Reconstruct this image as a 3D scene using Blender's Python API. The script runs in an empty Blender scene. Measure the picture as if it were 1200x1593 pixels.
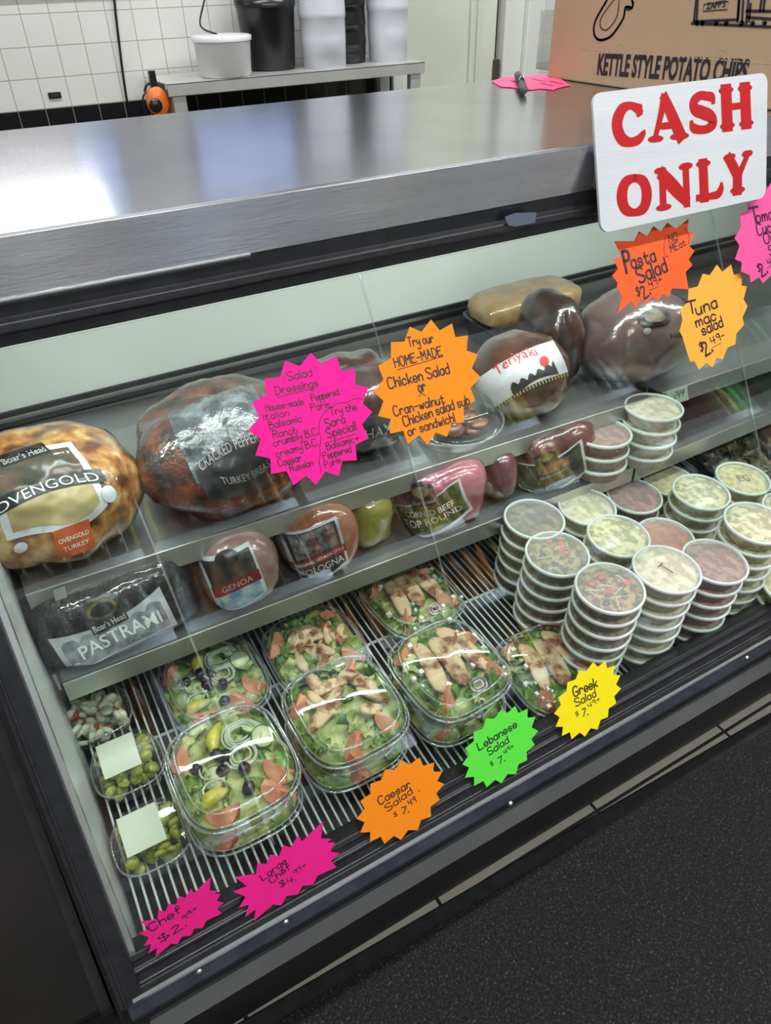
import bpy, math, random
import numpy as np
from mathutils import Vector, Matrix, Euler, noise as mnoise
random.seed(7)
SC = bpy.context.scene
COL = SC.collection
pi = math.pi
# ------------------------------------------------------------------ camera
W_, H_, F_ = 1200, 1593, 1130.0
R = np.array([[0.86819197, -0.31263198, 0.38536211],
              [-0.49580513, -0.51443664, 0.69966579],
              [-0.02049352, -0.79850873, -0.6016343]])
CAM = np.array([0, 0, 1.42])
cd = bpy.data.cameras.new('camera'); cam = bpy.data.objects.new('camera', cd); COL.objects.link(cam)
cd.sensor_fit = 'AUTO'; cd.sensor_width = 36; cd.lens = F_ * 36 / H_; cd.clip_start = .02
mw = Matrix.Identity(4)
for i in range(3):
    mw[i][0] = R[i, 0]; mw[i][1] = -R[i, 1]; mw[i][2] = -R[i, 2]; mw[i][3] = CAM[i]
cam.matrix_world = mw
SC.camera = cam
# ------------------------------------------------------------------ light, exposure
SC.view_settings.view_transform = 'Standard'; SC.view_settings.look = 'None'
SC.view_settings.gamma = 1; SC.view_settings.use_curve_mapping = False
SC.view_settings.exposure = 0.10
wd = bpy.data.worlds.new('world'); SC.world = wd; wd.use_nodes = True
wd.node_tree.nodes['Background'].inputs[0].default_value = (.80, .90, 1.0, 1)
wd.node_tree.nodes['Background'].inputs[1].default_value = 0.22
def area(name, loc, size, power, rot=(0, 0, 0), color=(1, 1, 1)):
    l = bpy.data.lights.new(name, 'AREA'); l.shape = 'RECTANGLE'; l.size, l.size_y = size
    l.energy = power; l.color = color
    o = bpy.data.objects.new(name, l); COL.objects.link(o); o.location = loc; o.rotation_euler = rot
    return o
LAMPS = [(0.1, 0.15, 24), (1.5, 0.15, 22), (0.5, 2.15, 20), (2.1, 2.15, 20), (3.0, 0.15, 14), (0.4, -0.85, 22), (2.0, -0.85, 22)]
for x, y, p in LAMPS:
    area('ceiling_lamp', (x, y, 2.66), (1.15, .07), p, color=(.95, .98, 1))
area('case_lamp', (.72, .93, 1.085), (1.6, .03), 5.5, rot=(math.radians(35), 0, 0), color=(.93, 1, .95))
try:
    SC.cycles.transparent_max_bounces = 40
    SC.cycles.use_denoising = True
    SC.cycles.max_bounces = 10
except Exception: pass
# ------------------------------------------------------------------ projection of measured image points onto known planes
def ray(px, py): return R @ np.array([px - W_ / 2, py - H_ / 2, F_])
class Plane:
    def __init__(s, p, n, u):
        s.p = np.array(p, float); s.n = np.array(n, float) / np.linalg.norm(n)
        s.u = np.array(u, float) / np.linalg.norm(u); s.v = np.cross(s.n, s.u)
    def hit(s, px, py, off=0.0):
        r = ray(px, py); p = s.p + s.n * off
        return CAM + r * (s.n @ (p - CAM)) / (s.n @ r)
    def uv(s, px, py):
        q = s.hit(px, py) - s.p; return np.array([q @ s.u, q @ s.v])
    def w(s, uv, off=0.0): return s.p + s.u * uv[0] + s.v * uv[1] + s.n * off
GT = (.876, 1.0894); GB = (.469, .42)
_gl = math.hypot(GT[0] - GB[0], GT[1] - GB[1]); GS = (GT[0] - GB[0]) / _gl; GC = (GT[1] - GB[1]) / _gl
GLASS = Plane((0, GB[0], GB[1]), (0, -GC, GS), (1, 0, 0))
TOP = Plane((0, 0, 1.204), (0, 0, 1), (1, 0, 0))
def zpl(z): return Plane((0, 0, z), (0, 0, 1), (1, 0, 0))
TH = math.radians(5.0)
DN = np.array([0, -math.sin(TH), math.cos(TH)])
def deck(h): return Plane(np.array([0, .5, .395]) + DN * h, DN, (1, 0, 0))
ZS1, ZS2 = .728, .602
# ------------------------------------------------------------------ materials
def mat(name, c1, c2=None, scale=20, rough=.5, metal=0, coat=0, bump=0, bscale=None, clear=0, ramp=(.4, .6),
        detail=4, vor=False, spec=.5, emit=0, stretch=None, sss=0, croug=.05, c3=None):
    m = bpy.data.materials.new(name); m.use_nodes = True; nt = m.node_tree; N = nt.nodes; L = nt.links
    b = N['Principled BSDF']
    def rgba(c): return (c[0], c[1], c[2], 1)
    b.inputs['Base Color'].default_value = rgba(c1); b.inputs['Roughness'].default_value = rough
    b.inputs['Metallic'].default_value = metal; b.inputs['Coat Weight'].default_value = coat
    b.inputs['Coat Roughness'].default_value = croug
    b.inputs['Specular IOR Level'].default_value = spec
    if sss: b.inputs['Subsurface Weight'].default_value = sss; b.inputs['Subsurface Radius'].default_value = (.02, .01, .006)
    if emit:
        b.inputs['Emission Color'].default_value = rgba(c1); b.inputs['Emission Strength'].default_value = emit
    tc = N.new('ShaderNodeTexCoord'); vec = tc.outputs['Object']
    if stretch:
        mp = N.new('ShaderNodeMapping'); mp.inputs['Scale'].default_value = stretch; L.new(vec, mp.inputs[0]); vec = mp.outputs[0]
    if c2 is not None:
        if vor:
            t = N.new('ShaderNodeTexVoronoi'); t.inputs['Scale'].default_value = scale; o = t.outputs['Distance']
        else:
            t = N.new('ShaderNodeTexNoise'); t.inputs['Scale'].default_value = scale; t.inputs['Detail'].default_value = detail; o = t.outputs[0]
        L.new(vec, t.inputs['Vector'])
        r = N.new('ShaderNodeValToRGB'); r.color_ramp.elements[0].position = ramp[0]; r.color_ramp.elements[1].position = ramp[1]
        r.color_ramp.elements[0].color = rgba(c1); r.color_ramp.elements[1].color = rgba(c2)
        if c3 is not None:
            e = r.color_ramp.elements.new(min(1, ramp[1] + .12)); e.color = rgba(c3)
        L.new(o, r.inputs[0]); L.new(r.outputs[0], b.inputs['Base Color'])
    if bump:
        t = N.new('ShaderNodeTexNoise'); t.inputs['Scale'].default_value = bscale or scale; t.inputs['Detail'].default_value = 5
        L.new(vec, t.inputs['Vector'])
        bp = N.new('ShaderNodeBump'); bp.inputs['Strength'].default_value = bump; bp.inputs['Distance'].default_value = .004
        L.new(t.outputs[0], bp.inputs['Height']); L.new(bp.outputs[0], b.inputs['Normal'])
        if coat: L.new(bp.outputs[0], b.inputs['Coat Normal'])
    if clear:
        tr = N.new('ShaderNodeBsdfTransparent'); mx = N.new('ShaderNodeMixShader'); mx.inputs[0].default_value = clear
        L.new(b.outputs[0], mx.inputs[1]); L.new(tr.outputs[0], mx.inputs[2])
        L.new(mx.outputs[0], N['Material Output'].inputs[0])
    return m
def clearmat(name, tint=(1, 1, 1), gain=1.0, rough=.0, base=.04, haze=0, bump=0, bscale=30):
    m = bpy.data.materials.new(name); m.use_nodes = True; nt = m.node_tree; N = nt.nodes; L = nt.links
    N.remove(N['Principled BSDF'])
    lw = N.new('ShaderNodeLayerWeight'); lw.inputs[0].default_value = .5
    pw = N.new('ShaderNodeMath'); pw.operation = 'POWER'; pw.inputs[1].default_value = 5; L.new(lw.outputs['Facing'], pw.inputs[0])
    ma = N.new('ShaderNodeMath'); ma.operation = 'MULTIPLY_ADD'; ma.use_clamp = True
    ma.inputs[1].default_value = .96 * gain; ma.inputs[2].default_value = base * gain; L.new(pw.outputs[0], ma.inputs[0])
    tr = N.new('ShaderNodeBsdfTransparent'); tr.inputs[0].default_value = (*tint, 1)
    gl = N.new('ShaderNodeBsdfGlossy'); gl.inputs['Roughness'].default_value = rough
    if bump:
        tc = N.new('ShaderNodeTexCoord'); t = N.new('ShaderNodeTexNoise'); t.inputs['Scale'].default_value = bscale
        L.new(tc.outputs['Object'], t.inputs['Vector'])
        bp = N.new('ShaderNodeBump'); bp.inputs['Strength'].default_value = bump; bp.inputs['Distance'].default_value = .003
        L.new(t.outputs[0], bp.inputs['Height']); L.new(bp.outputs[0], gl.inputs['Normal'])
    mx = N.new('ShaderNodeMixShader'); L.new(ma.outputs[0], mx.inputs[0]); L.new(tr.outputs[0], mx.inputs[1]); L.new(gl.outputs[0], mx.inputs[2])
    out = mx.outputs[0]
    if haze:
        df = N.new('ShaderNodeBsdfDiffuse'); df.inputs[0].default_value = (.8, .82, .8, 1)
        m2 = N.new('ShaderNodeMixShader'); m2.inputs[0].default_value = haze
        L.new(out, m2.inputs[1]); L.new(df.outputs[0], m2.inputs[2]); out = m2.outputs[0]
    L.new(out, N['Material Output'].inputs[0])
    return m
def tilemat(name, c, mortar, w, h, phase, ms, rough=.25, axes='XZ', c2=None, off=0):
    m = bpy.data.materials.new(name); m.use_nodes = True; nt = m.node_tree; N = nt.nodes; L = nt.links
    b = N['Principled BSDF']; b.inputs['Roughness'].default_value = rough
    tc = N.new('ShaderNodeTexCoord'); sp = N.new('ShaderNodeSeparateXYZ'); cb = N.new('ShaderNodeCombineXYZ')
    L.new(tc.outputs['Object'], sp.inputs[0])
    for k, a in enumerate(axes): L.new(sp.outputs[a], cb.inputs[k])
    mp = N.new('ShaderNodeMapping'); mp.inputs['Location'].default_value = (-phase[0], -phase[1], 0); L.new(cb.outputs[0], mp.inputs[0])
    br = N.new('ShaderNodeTexBrick'); br.offset = off; br.squash = 1
    br.inputs['Color1'].default_value = (*c, 1); br.inputs['Color2'].default_value = (*(c2 or c), 1); br.inputs['Mortar'].default_value = (*mortar, 1)
    br.inputs['Scale'].default_value = 1; br.inputs['Mortar Size'].default_value = ms; br.inputs['Mortar Smooth'].default_value = .2
    br.inputs['Brick Width'].default_value = w; br.inputs['Row Height'].default_value = h
    L.new(mp.outputs[0], br.inputs['Vector']); L.new(br.outputs['Color'], b.inputs['Base Color'])
    bp = N.new('ShaderNodeBump'); bp.invert = True; bp.inputs['Strength'].default_value = .4; bp.inputs['Distance'].default_value = .002
    L.new(br.outputs['Fac'], bp.inputs['Height']); L.new(bp.outputs[0], b.inputs['Normal'])
    return m
STEEL = mat('brushed_steel', (.54, .55, .59), (.66, .67, .71), 6, .22, 1, bump=.12, bscale=40, stretch=(1, 9, 9), ramp=(.3, .7))
STEELTOP = mat('worn_steel', (.44, .44, .46), (.58, .58, .59), 5, .19, 1, bump=.04, bscale=14, ramp=(.3, .7))
LIP = mat('dull_steel', (.58, .60, .58), (.68, .70, .67), 14, .38, 1, ramp=(.3, .7))
SHELFM = mat('shelf_steel', (.33, .34, .34), (.44, .44, .43), 9, .42, .9, ramp=(.3, .7))
BLACK = mat('black_plastic', (.008, .008, .010), (.014, .014, .017), 60, .32)
RUBBER = mat('black_rubber', (.012, .012, .013), (.02, .02, .021), 40, .6)
BLUEBLK = mat('blue_black_metal', (.035, .037, .055), (.055, .057, .075), 30, .3, .6)
GREYBLK = mat('grey_black_panel', (.045, .045, .046), (.06, .06, .06), 8, .5)
PANEL = mat('dark_panel', (.014, .014, .016), (.021, .021, .024), 5, .42)
BROWNBLK = mat('brown_black_panel', (.008, .0065, .0055), (.014, .011, .010), 4, .4)
WHITEP = mat('white_panel', (.66, .69, .67), (.74, .77, .74), 2, .35)
LINER = mat('grey_liner', (.50, .52, .51), (.60, .62, .60), 6, .4)
WIRE = mat('white_wire', (.62, .64, .60), rough=.4)
DARKPAN = mat('dark_pan', (.012, .012, .013), (.02, .02, .02), 10, .5)
GLASSM = clearmat('glass', (.955, .98, .965), .80, .0)
PET = clearmat('clear_plastic', (.975, .985, .975), 1.1, .03, haze=.015, bump=.012, bscale=30)
PETR = clearmat('clear_rim', (.93, .95, .93), 3.4, .08, haze=.10)
WRAP = clearmat('plastic_wrap', (.98, .98, .97), 1.1, .10, bump=.9, bscale=45)
INK = mat('black_ink', (.012, .006, .012), rough=.5)
INKP = mat('purple_ink', (.035, .001, .025), rough=.5)
INKW = mat('white_ink', (.72, .72, .70), rough=.5)
# ------------------------------------------------------------------ mesh builder
class MB:
    def __init__(s): s.v = []; s.f = []; s.mi = []
    def add(s, v, f, mi=0):
        o = len(s.v); s.v += [tuple(map(float, p)) for p in v]; s.f += [tuple(o + i for i in q) for q in f]; s.mi += [mi] * len(f); return s
    def box(s, x0, x1, y0, y1, z0, z1, mi=0):
        v = [(x, y, z) for z in (z0, z1) for y in (y0, y1) for x in (x0, x1)]
        return s.add(v, [(0, 2, 3, 1), (4, 5, 7, 6), (0, 1, 5, 4), (2, 6, 7, 3), (0, 4, 6, 2), (1, 3, 7, 5)], mi)
    def extx(s, prof, x0, x1, mi=0):
        n = len(prof); v = [(x0, y, z) for y, z in prof] + [(x1, y, z) for y, z in prof]
        f = [(i, (i + 1) % n, n + (i + 1) % n, n + i) for i in range(n)] + [tuple(range(n))[::-1], tuple(range(n, 2 * n))]
        return s.add(v, f, mi)
    def prism(s, pts, pl, off0, off1, mi=0):
        n = len(pts); v = [pl.w(p, off0) for p in pts] + [pl.w(p, off1) for p in pts]
        f = [(i, (i + 1) % n, n + (i + 1) % n, n + i) for i in range(n)] + [tuple(range(n))[::-1], tuple(range(n, 2 * n))]
        return s.add(v, f, mi)
    def lathe(s, prof, seg=32, c=(0, 0, 0), sx=1, sy=1, mi=0, e=2.0):
        o = len(s.v); n = len(prof); vs = []; fs = []
        for k in range(seg):
            a = 2 * pi * k / seg; ca, sa = math.cos(a), math.sin(a)
            if e != 2.0:
                q = (abs(ca) ** e + abs(sa) ** e) ** (-1 / e); ca *= q; sa *= q
            for r, z in prof: vs.append((c[0] + r * ca * sx, c[1] + r * sa * sy, c[2] + z))
        for k in range(seg):
            k2 = (k + 1) % seg
            for i in range(n - 1): fs.append((k * n + i, k2 * n + i, k2 * n + i + 1, k * n + i + 1))
        if prof[0][0] > 0: pass
        return s.add(vs, fs, mi)
    def tube(s, path, r, seg=8, closed=False, mi=0, cap=True):
        P = [Vector(p) for p in path]; n = len(P); rr = r if isinstance(r, (list, tuple)) else [r] * n
        vs = []; prev = None
        for i in range(n):
            if closed: t = P[(i + 1) % n] - P[i - 1]
            else: t = P[min(i + 1, n - 1)] - P[max(i - 1, 0)]
            t.normalize()
            if prev is None:
                a = Vector((0, 0, 1)) if abs(t.z) < .9 else Vector((1, 0, 0)); nn = t.cross(a).normalized()
            else:
                nn = prev - t * prev.dot(t)
                if nn.length < 1e-6: nn = t.orthogonal()
                nn.normalize()
            prev = nn; bb = t.cross(nn)
            for k in range(seg):
                a = 2 * pi * k / seg; vs.append(P[i] + (nn * math.cos(a) + bb * math.sin(a)) * rr[i])
        fs = []
        for i in range(n if closed else n - 1):
            j = (i + 1) % n
            for k in range(seg): fs.append((i * seg + k, i * seg + (k + 1) % seg, j * seg + (k + 1) % seg, j * seg + k))
        if cap and not closed: fs += [tuple(range(seg))[::-1], tuple(range((n - 1) * seg, n * seg))]
        return s.add(vs, fs, mi)
def base(o, label, cat, group=None, kind=None):
    if label: o['label'] = label
    if cat: o['category'] = cat
    if group: o['group'] = group
    if kind: o['kind'] = kind
    return o
def mk(name, mb, m, parent=None, smooth=False, bevel=0, subd=0, solid=0):
    me = bpy.data.meshes.new(name); me.from_pydata(mb.v, [], mb.f)
    for x in (m if isinstance(m, (list, tuple)) else [m]): me.materials.append(x)
    if isinstance(m, (list, tuple)): me.polygons.foreach_set('material_index', mb.mi)
    me.polygons.foreach_set('use_smooth', [smooth] * len(me.polygons)); me.update()
    o = bpy.data.objects.new(name, me); COL.objects.link(o)
    if parent: o.parent = parent
    if solid: q = o.modifiers.new('t', 'SOLIDIFY'); q.thickness = solid; q.offset = 0
    if bevel: q = o.modifiers.new('b', 'BEVEL'); q.width = bevel; q.segments = 2; q.limit_method = 'ANGLE'
    if subd: q = o.modifiers.new('s', 'SUBSURF'); q.levels = subd; q.render_levels = subd
    return o
def thing(name, label, cat, loc=(0, 0, 0), rot=(0, 0, 0), group=None):
    o = bpy.data.objects.new(name, None); COL.objects.link(o); o.empty_display_size = .05
    o.location = tuple(map(float, loc)); o.rotation_euler = rot
    return base(o, label, cat, group)
def copytree(o, parent=None):
    c = o.copy(); COL.objects.link(c)
    if parent: c.parent = parent
    for ch in list(o.children): copytree(ch, c)
    return c
# ------------------------------------------------------------------ stroke lettering
GL = {'a': '34140301102031 !3430', 'b': '!0700 0214243331201001', 'c': '3324140301102031', 'd': '34140301102031 !3730',
 'e': '02323324140301102031', 'f': '36271610 !0434', 'g': '34140301102031 343a2c1c0b', 'h': '!0700 0214243330', 'i': '!0400 !0605',
 'k': '!0700 !3401 !1230', 'l': '!0700', 'm': '!0400 02142320 22344340', 'n': '!0400 0214243330', 'o': '140301102031332414',
 'p': '!040c 0214243331201001', 'r': '!0400 02142433', 's': '33241403122231201001', 't': '16112031 !0434', 'u': '0401102032 !3430',
 'w': '!0410233044', 'y': '0402112232 343a2c1c0b', 'A': '!002740 !1333', 'B': '!0700 072736352404 042443413000', 'C': '4637170502103041',
 'D': '!0700 072745422000', 'E': '!47070040 !0434', 'G': '4637170502103041 !414323', 'H': '!0700 !4740 !0444', 'I': '!0700', 'K': '!0700 !4703 !1440',
 'L': '!070040', 'M': '!0007234740', 'N': '!00074047', 'O': '170502103042453717', 'P': '!0700 073746453404', 'R': '!0700 073746453404 !2440',
 'S': '463717060514334241301001', 'T': '!0747 !2720', 'Z': '!07470040', '2': '06172736351200 !0040', '4': '!070343 !3730', '7': '!074710',
 '9': '3627170605142435 !3730', '$': '36270605143342311001 !2a28', '.': '!0001', '-': '!0333', '+': '!0343 !2125', '!': '!0702 !0100', "'": '!0706', ' ': ''}
def pt(a, b): return (float(a) + (0 if a != ' ' else 0), float(b) if b.isdigit() else {'a': -1., 'b': -2., 'c': -3.}[b])
def smooth(p, n=4):
    if len(p) < 3: return p
    cl = p[0] == p[-1]; out = []
    for i in range(len(p) - 1):
        p1, p2 = p[i], p[i + 1]
        p0 = p[i - 1] if i else (p[-2] if cl else p[0]); p3 = p[i + 2] if i + 2 < len(p) else (p[1] if cl else p[-1])
        for k in range(n):
            t = k / n
            out.append(tuple(.5 * (2 * b + (c - a) * t + (2 * a - 5 * b + 4 * c - d) * t * t + (3 * b - a - 3 * c + d) * t ** 3) for a, b, c, d in zip(p0, p1, p2, p3)))
    return out + [p[-1]]
def strokes(text):
    x = 0; out = []
    for ch in text:
        g = GL.get(ch, ''); w = 0
        if ch == ' ': x += 2.4; continue
        for st in g.split():
            sh = st[0] == '!'; st = st.lstrip('!')
            p = [pt(st[i], st[i + 1]) for i in range(0, len(st), 2)]; w = max(w, max(q[0] for q in p))
            p = [(q[0] + x, q[1]) for q in p]
            if sh: out += [[p[i], p[i + 1]] for i in range(len(p) - 1)]
            else: out.append(smooth(p))
        x += w + 1.5
    return out, max(x - 1.5, .1)
def ribbon(mb, pts, wid, fn, off=0):
    P = [np.array(p[:2], float) for p in pts]; n = len(P); vs = []
    ws = wid if isinstance(wid, (list, tuple)) else [wid] * n
    for i in range(n):
        t = P[min(i + 1, n - 1)] - P[max(i - 1, 0)]; l = np.linalg.norm(t) or 1; t = t / l
        q = np.array([-t[1], t[0]]) * ws[i] / 2
        e = -t * ws[i] * .3 if i == 0 else (t * ws[i] * .3 if i == n - 1 else 0)
        vs += [fn(P[i] + q + e), fn(P[i] - q + e)]
    mb.add(vs, [(2 * i, 2 * i + 1, 2 * i + 3, 2 * i + 2) for i in range(n - 1)])
def write(mb, text, a, b, h, pl, off, k=1.0, wt=.11, slant=.0):
    """text along image points a->b on plane pl, cap height h in image px"""
    A, B = pl.uv(*a), pl.uv(*b); d = B - A; L = np.linalg.norm(d); d /= L; n = np.array([-d[1], d[0]])
    pxl = math.hypot(b[0] - a[0], b[1] - a[1]); hm = h / pxl * L / 7
    st, w = strokes(text); sx = L / w
    for s in st:
        ribbon(mb, [A + d * (p[0] * sx + p[1] * hm * slant) + n * p[1] * hm for p in s], wt * 7 * hm * k, lambda q: pl.w(q, off))
# printed text from the built-in vector font
_tc = {}
def ftext(s, bold=0):
    if (s, bold) in _tc: return _tc[(s, bold)]
    c = bpy.data.curves.new('t', 'FONT'); c.body = s; c.size = 1; c.offset = bold; c.resolution_u = 3
    o = bpy.data.objects.new('t', c); COL.objects.link(o)
    dg = bpy.context.evaluated_depsgraph_get(); me = o.evaluated_get(dg).to_mesh()
    v = np.array([q.co[:2] for q in me.vertices]); f = [tuple(p.vertices) for p in me.polygons]
    o.evaluated_get(dg).to_mesh_clear(); bpy.data.objects.remove(o); bpy.data.curves.remove(c)
    mn, mx = v.min(0), v.max(0); v = (v - mn) / (mx - mn); v[:, 0] -= .5
    _tc[(s, bold)] = (v, f); return v, f
# ================================================================== setting
YW = 2.93
def struct(o): o['kind'] = 'structure'; return o
TILE = tilemat('white_wall_tile', (.74, .73, .69), (.42, .38, .31), .086, .086, (.022, 1.062), .0016, .2, c2=(.71, .70, .66))
BTILE = tilemat('black_wall_tile', (.012, .012, .013), (.20, .18, .16), .086, .086, (.022, 1.062), .0016, .2)
FLOORM = tilemat('beige_floor_tile', (.38, .35, .28), (.015, .014, .012), .386, .386, (.773, .521), .004, .5, axes='XY', c2=(.34, .31, .25))
BLOCK = tilemat('white_blocks', (.70, .70, .68), (.55, .55, .53), .30, .150, (2.45, 1.02), .003, .5, off=.5)
CEIL = mat('ceiling_white', (.62, .62, .60), rough=.9)
PAINT = mat('grey_paint', (.32, .31, .30), rough=.8)
CREAM = mat('cream_door_paint', (.62, .64, .54), (.66, .68, .58), 3, .45)
CREAM2 = mat('white_trim_paint', (.70, .71, .66), rough=.5)
DARKGAP = mat('gap_shade', (.02, .017, .013), rough=.5)
XL, XR, YF, ZC = -1.7, 4.6, -1.95, 2.72
struct(mk('floor', MB().box(XL, XR, YF, YW, -.05, 0), FLOORM))
struct(mk('ceiling', MB().box(XL, XR, YF, YW, ZC, ZC + .05), CEIL))
struct(mk('wall_back', MB().box(XL, 1.70, YW, YW + .08, 1.062, ZC), TILE))
struct(mk('baseboard_back', MB().box(XL, 1.70, YW - .003, YW + .08, 0, 1.062), BTILE))
struct(mk('wall_back_right', MB().box(2.42, XR, YW, YW + .08, 0, ZC), BLOCK))
struct(mk('wall_left', MB().box(XL - .06, XL, YF, YW, 0, ZC), PAINT))
struct(mk('wall_right', MB().box(XR, XR + .06, YF, YW, 0, ZC), PAINT))
struct(mk('wall_front', MB().box(XL, XR, YF - .06, YF, 0, ZC), PAINT))
d = struct(mk('door_1', MB().box(1.76, 2.205, YW + .005, YW + .05, .01, 2.1), CREAM, bevel=.004))
mk('door_moulding', MB().box(2.065, 2.078, YW - .008, YW + .006, .02, 2.08).box(2.10, 2.112, YW - .008, YW + .006, .02, 2.08), CREAM, d, bevel=.003)
mk('door_hinge', MB().box(2.196, 2.222, YW - .012, YW + .02, .86, 1.088), mat('hinge_metal', (.12, .10, .08), rough=.4, metal=.7), d, bevel=.003)
mb = MB(); mb.box(2.206, 2.232, YW + .035, YW + .06, 0, 2.1)
mk('door_gap', mb, DARKGAP, d)  # dark strip stands in for the shade inside the door gap
struct(mk('trim_1', MB().box(1.69, 1.74, YW - .02, YW + .05, 0, 2.2).box(1.74, 1.762, YW - .006, YW + .05, 0, 2.2), CREAM2, bevel=.004))
mb = MB().box(2.232, 2.33, YW - .02, YW + .05, 0, 2.2).box(2.33, 2.42, YW - .045, YW + .05, 0, 2.2)
struct(mk('trim_2', mb, CREAM2, bevel=.006))
struct(mk('trim_3', MB().box(1.69, 2.42, YW - .02, YW + .08, 2.2, ZC), CREAM2))
# ================================================================== the case
CX0, CX1 = -.095, 2.05
case = thing('deli_case', 'black and steel refrigerated deli display case with slanted glass front on the tile floor', 'display case', (0, 0, 0))
JX = .857
mk('counter_top', MB().box(-.14, CX1, .876, 1.553, 1.140, 1.204), STEELTOP, case, bevel=.0035)
mk('fascia', MB().box(-.14, JX - .002, .8745, .8765, 1.139, 1.2015), STEEL, case)
mk('fascia', MB().box(JX + .002, CX1, .8745, .8765, 1.139, 1.2015), STEEL, case)
mk('fascia_lip', MB().extx([(.871, 1.139), (.871, 1.1375), (.882, 1.127), (.90, 1.127), (.90, 1.139)], -.14, .30), LIP, case)
prof = [(.876, 1.139), (.876, 1.118), (.866, 1.116), (.864, 1.106), (.870, 1.103), (.870, 1.089), (.878, 1.086), (.90, 1.086), (.92, 1.139)]
mk('upper_rail', MB().extx(prof, -.125, CX1), BLACK, case, bevel=.0015)
# glass panes along the slant
for a, b in ((CX0 + .004, .4485), (.4505, 1.128), (1.131, CX1 - .02)):
    mb = MB(); gp = [(a, .012), (b, .012), (b, _gl - .004), (a, _gl - .004)]
    mb.prism(gp, GLASS, -.0055, 0); mk('glass_pane', mb, GLASSM, case)
for xj, g in ((.4495, 0), (1.1295, 0)):
    mb = MB(); mb.prism([(xj - .0014, .02), (xj + .0014, .02), (xj + .0014, _gl - .006), (xj - .0014, _gl - .006)], GLASS, .0006, .0022)
    mk('glass_joint', mb, clearmat('joint_strip', (.86, .93, .92), 2.0, .05, haze=.04), case)
# lower rail, ribbed
def gz(t, o): return (GB[0] + t * GS - o * GC, GB[1] + t * GC + o * GS)
pr = [gz(.052, -.03), gz(.052, .004), gz(.044, .006), gz(.042, .003), gz(.034, .003), gz(.031, .0065), gz(.027, .0065), gz(.025, .003),
      gz(.014, .003), gz(.011, .008), gz(0, .009), gz(-.002, -.03)]
mk('lower_rail', MB().extx(pr, -.118, CX1), BLACK, case, bevel=.001)
mk('rail_edge', MB().extx([gz(.003, .0085), gz(.004, .0105), gz(-.001, .011), gz(-.003, .0085)], -.112, CX1), LIP, case)
mk('rail_bumper', MB().extx([(.463, .412), (.452, .399), (.452, .391), (.47, .388), (.49, .40), (.49, .42)], -.122, CX1), BLUEBLK, case, bevel=.002)
mk('rail_gap', MB().extx([(.46, .395), (.46, .36), (.50, .36), (.50, .395)], -.122, CX1), DARKPAN, case)
mk('front_chamfer', MB().extx([(.456, .366), (.439, .350), (.460, .345), (.50, .366)], -.122, CX1), GREYBLK, case)
mk('front_panel', MB().extx([(.439, .350), (.5285, .030), (.56, .030), (.50, .35)], -.122, CX1), PANEL, case)
mk('kick_plate', MB().box(-.122, CX1, .575, .60, .0, .06), RUBBER, case)
for px, py in ((795, 1250), (1163, 1023), (310, 1511), (445, 1434)):
    p = Plane((0, .4575, .405), (0, -.76, .65), (1, 0, 0)).hit(px, py)
    s = MB(); s.lathe([(0, .0025), (.003, .002), (.0042, 0)], 12); o = mk('screw', s, LIP, case, True)
    o.location = p; o.rotation_euler = (math.radians(50), 0, 0)
# ends
def endprof(o0, o1, t0, t1): return [gz(t0, o0), gz(t1, o0), gz(t1, o1), gz(t0, o1)]
def wedge(mb, x0, x1, o0, o1, t0=-.004, t1=None, mi=0):
    return mb.extx(endprof(o0, o1, t0, t1 or _gl + .004), x0, x1, mi)
mk('end_post', wedge(wedge(MB(), -.128, -.099, -.05, .010), -.122, -.118, .010, .013), BLACK, case, bevel=.002)
mb = MB(); prof = [gz(.02, -.012), gz(_gl, -.012), (.93, 1.13), (1.39, 1.13), (1.39, .42), (.5, .36)]
mk('end_liner', mb.extx(prof, -.103, -.093), LINER, case)
mk('end_trim', wedge(MB(), -.0985, -.0915, -.02, -.003, .02), LIP, case)
mk('end_panel', MB().extx([(.53, .03), (.445, .35), (.47, .40), (.88, 1.1), (.93, 1.139), (1.55, 1.139), (1.55, .03)], -.135, -.105), BROWNBLK, case, bevel=.003)
mk('end_liner', MB().extx(prof, CX1 - .02, CX1 - .01), LINER, case)
mk('end_panel', MB().extx([(.53, .03), (.445, .35), (.47, .40), (.88, 1.1), (.93, 1.139), (1.55, 1.139), (1.55, .03)], CX1 - .01, CX1 + .02), BLACK, case, bevel=.003)
# back and interior
mk('rear_body', MB().box(-.105, CX1, 1.41, 1.55, .03, 1.139), BROWNBLK, case)
mk('back_panel', MB().box(-.093, CX1 - .02, 1.385, 1.409, .772, 1.139), WHITEP, case)
mk('door_track', MB().box(-.093, CX1 - .02, 1.372, 1.386, .748, .758).box(-.093, CX1 - .02, 1.378, 1.386, .764, .774), BLACK, case)
mk('door_track_face', MB().box(-.093, CX1 - .02, 1.38, 1.387, .756, .766), LIP, case)
mk('inner_back', MB().box(-.093, CX1 - .02, 1.385, 1.409, .30, .75), mat('inner_back_grey', (.12, .125, .12), (.18, .185, .18), 5, .5), case)
mk('canopy_liner', MB().box(-.093, CX1 - .02, .905, 1.385, 1.115, 1.139), WHITEP, case)
mk('lamp_housing', MB().box(.0, 1.5, .905, .955, 1.09, 1.116), WHITEP, case, bevel=.004)
dp = deck(-.035)
mb = MB(); mb.prism([(-.093, -.02), (CX1 - .02, -.02), (CX1 - .02, .88), (-.093, .88)], dp, -.01, 0)
mk('deck_pan', mb, DARKPAN, case)
mb = MB(); dk = deck(-.003)
x = -.08
while x < CX1 - .04:
    mb.tube([dk.w((x, .004)), dk.w((x, .86))], .0019, 6); x += .0128
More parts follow.
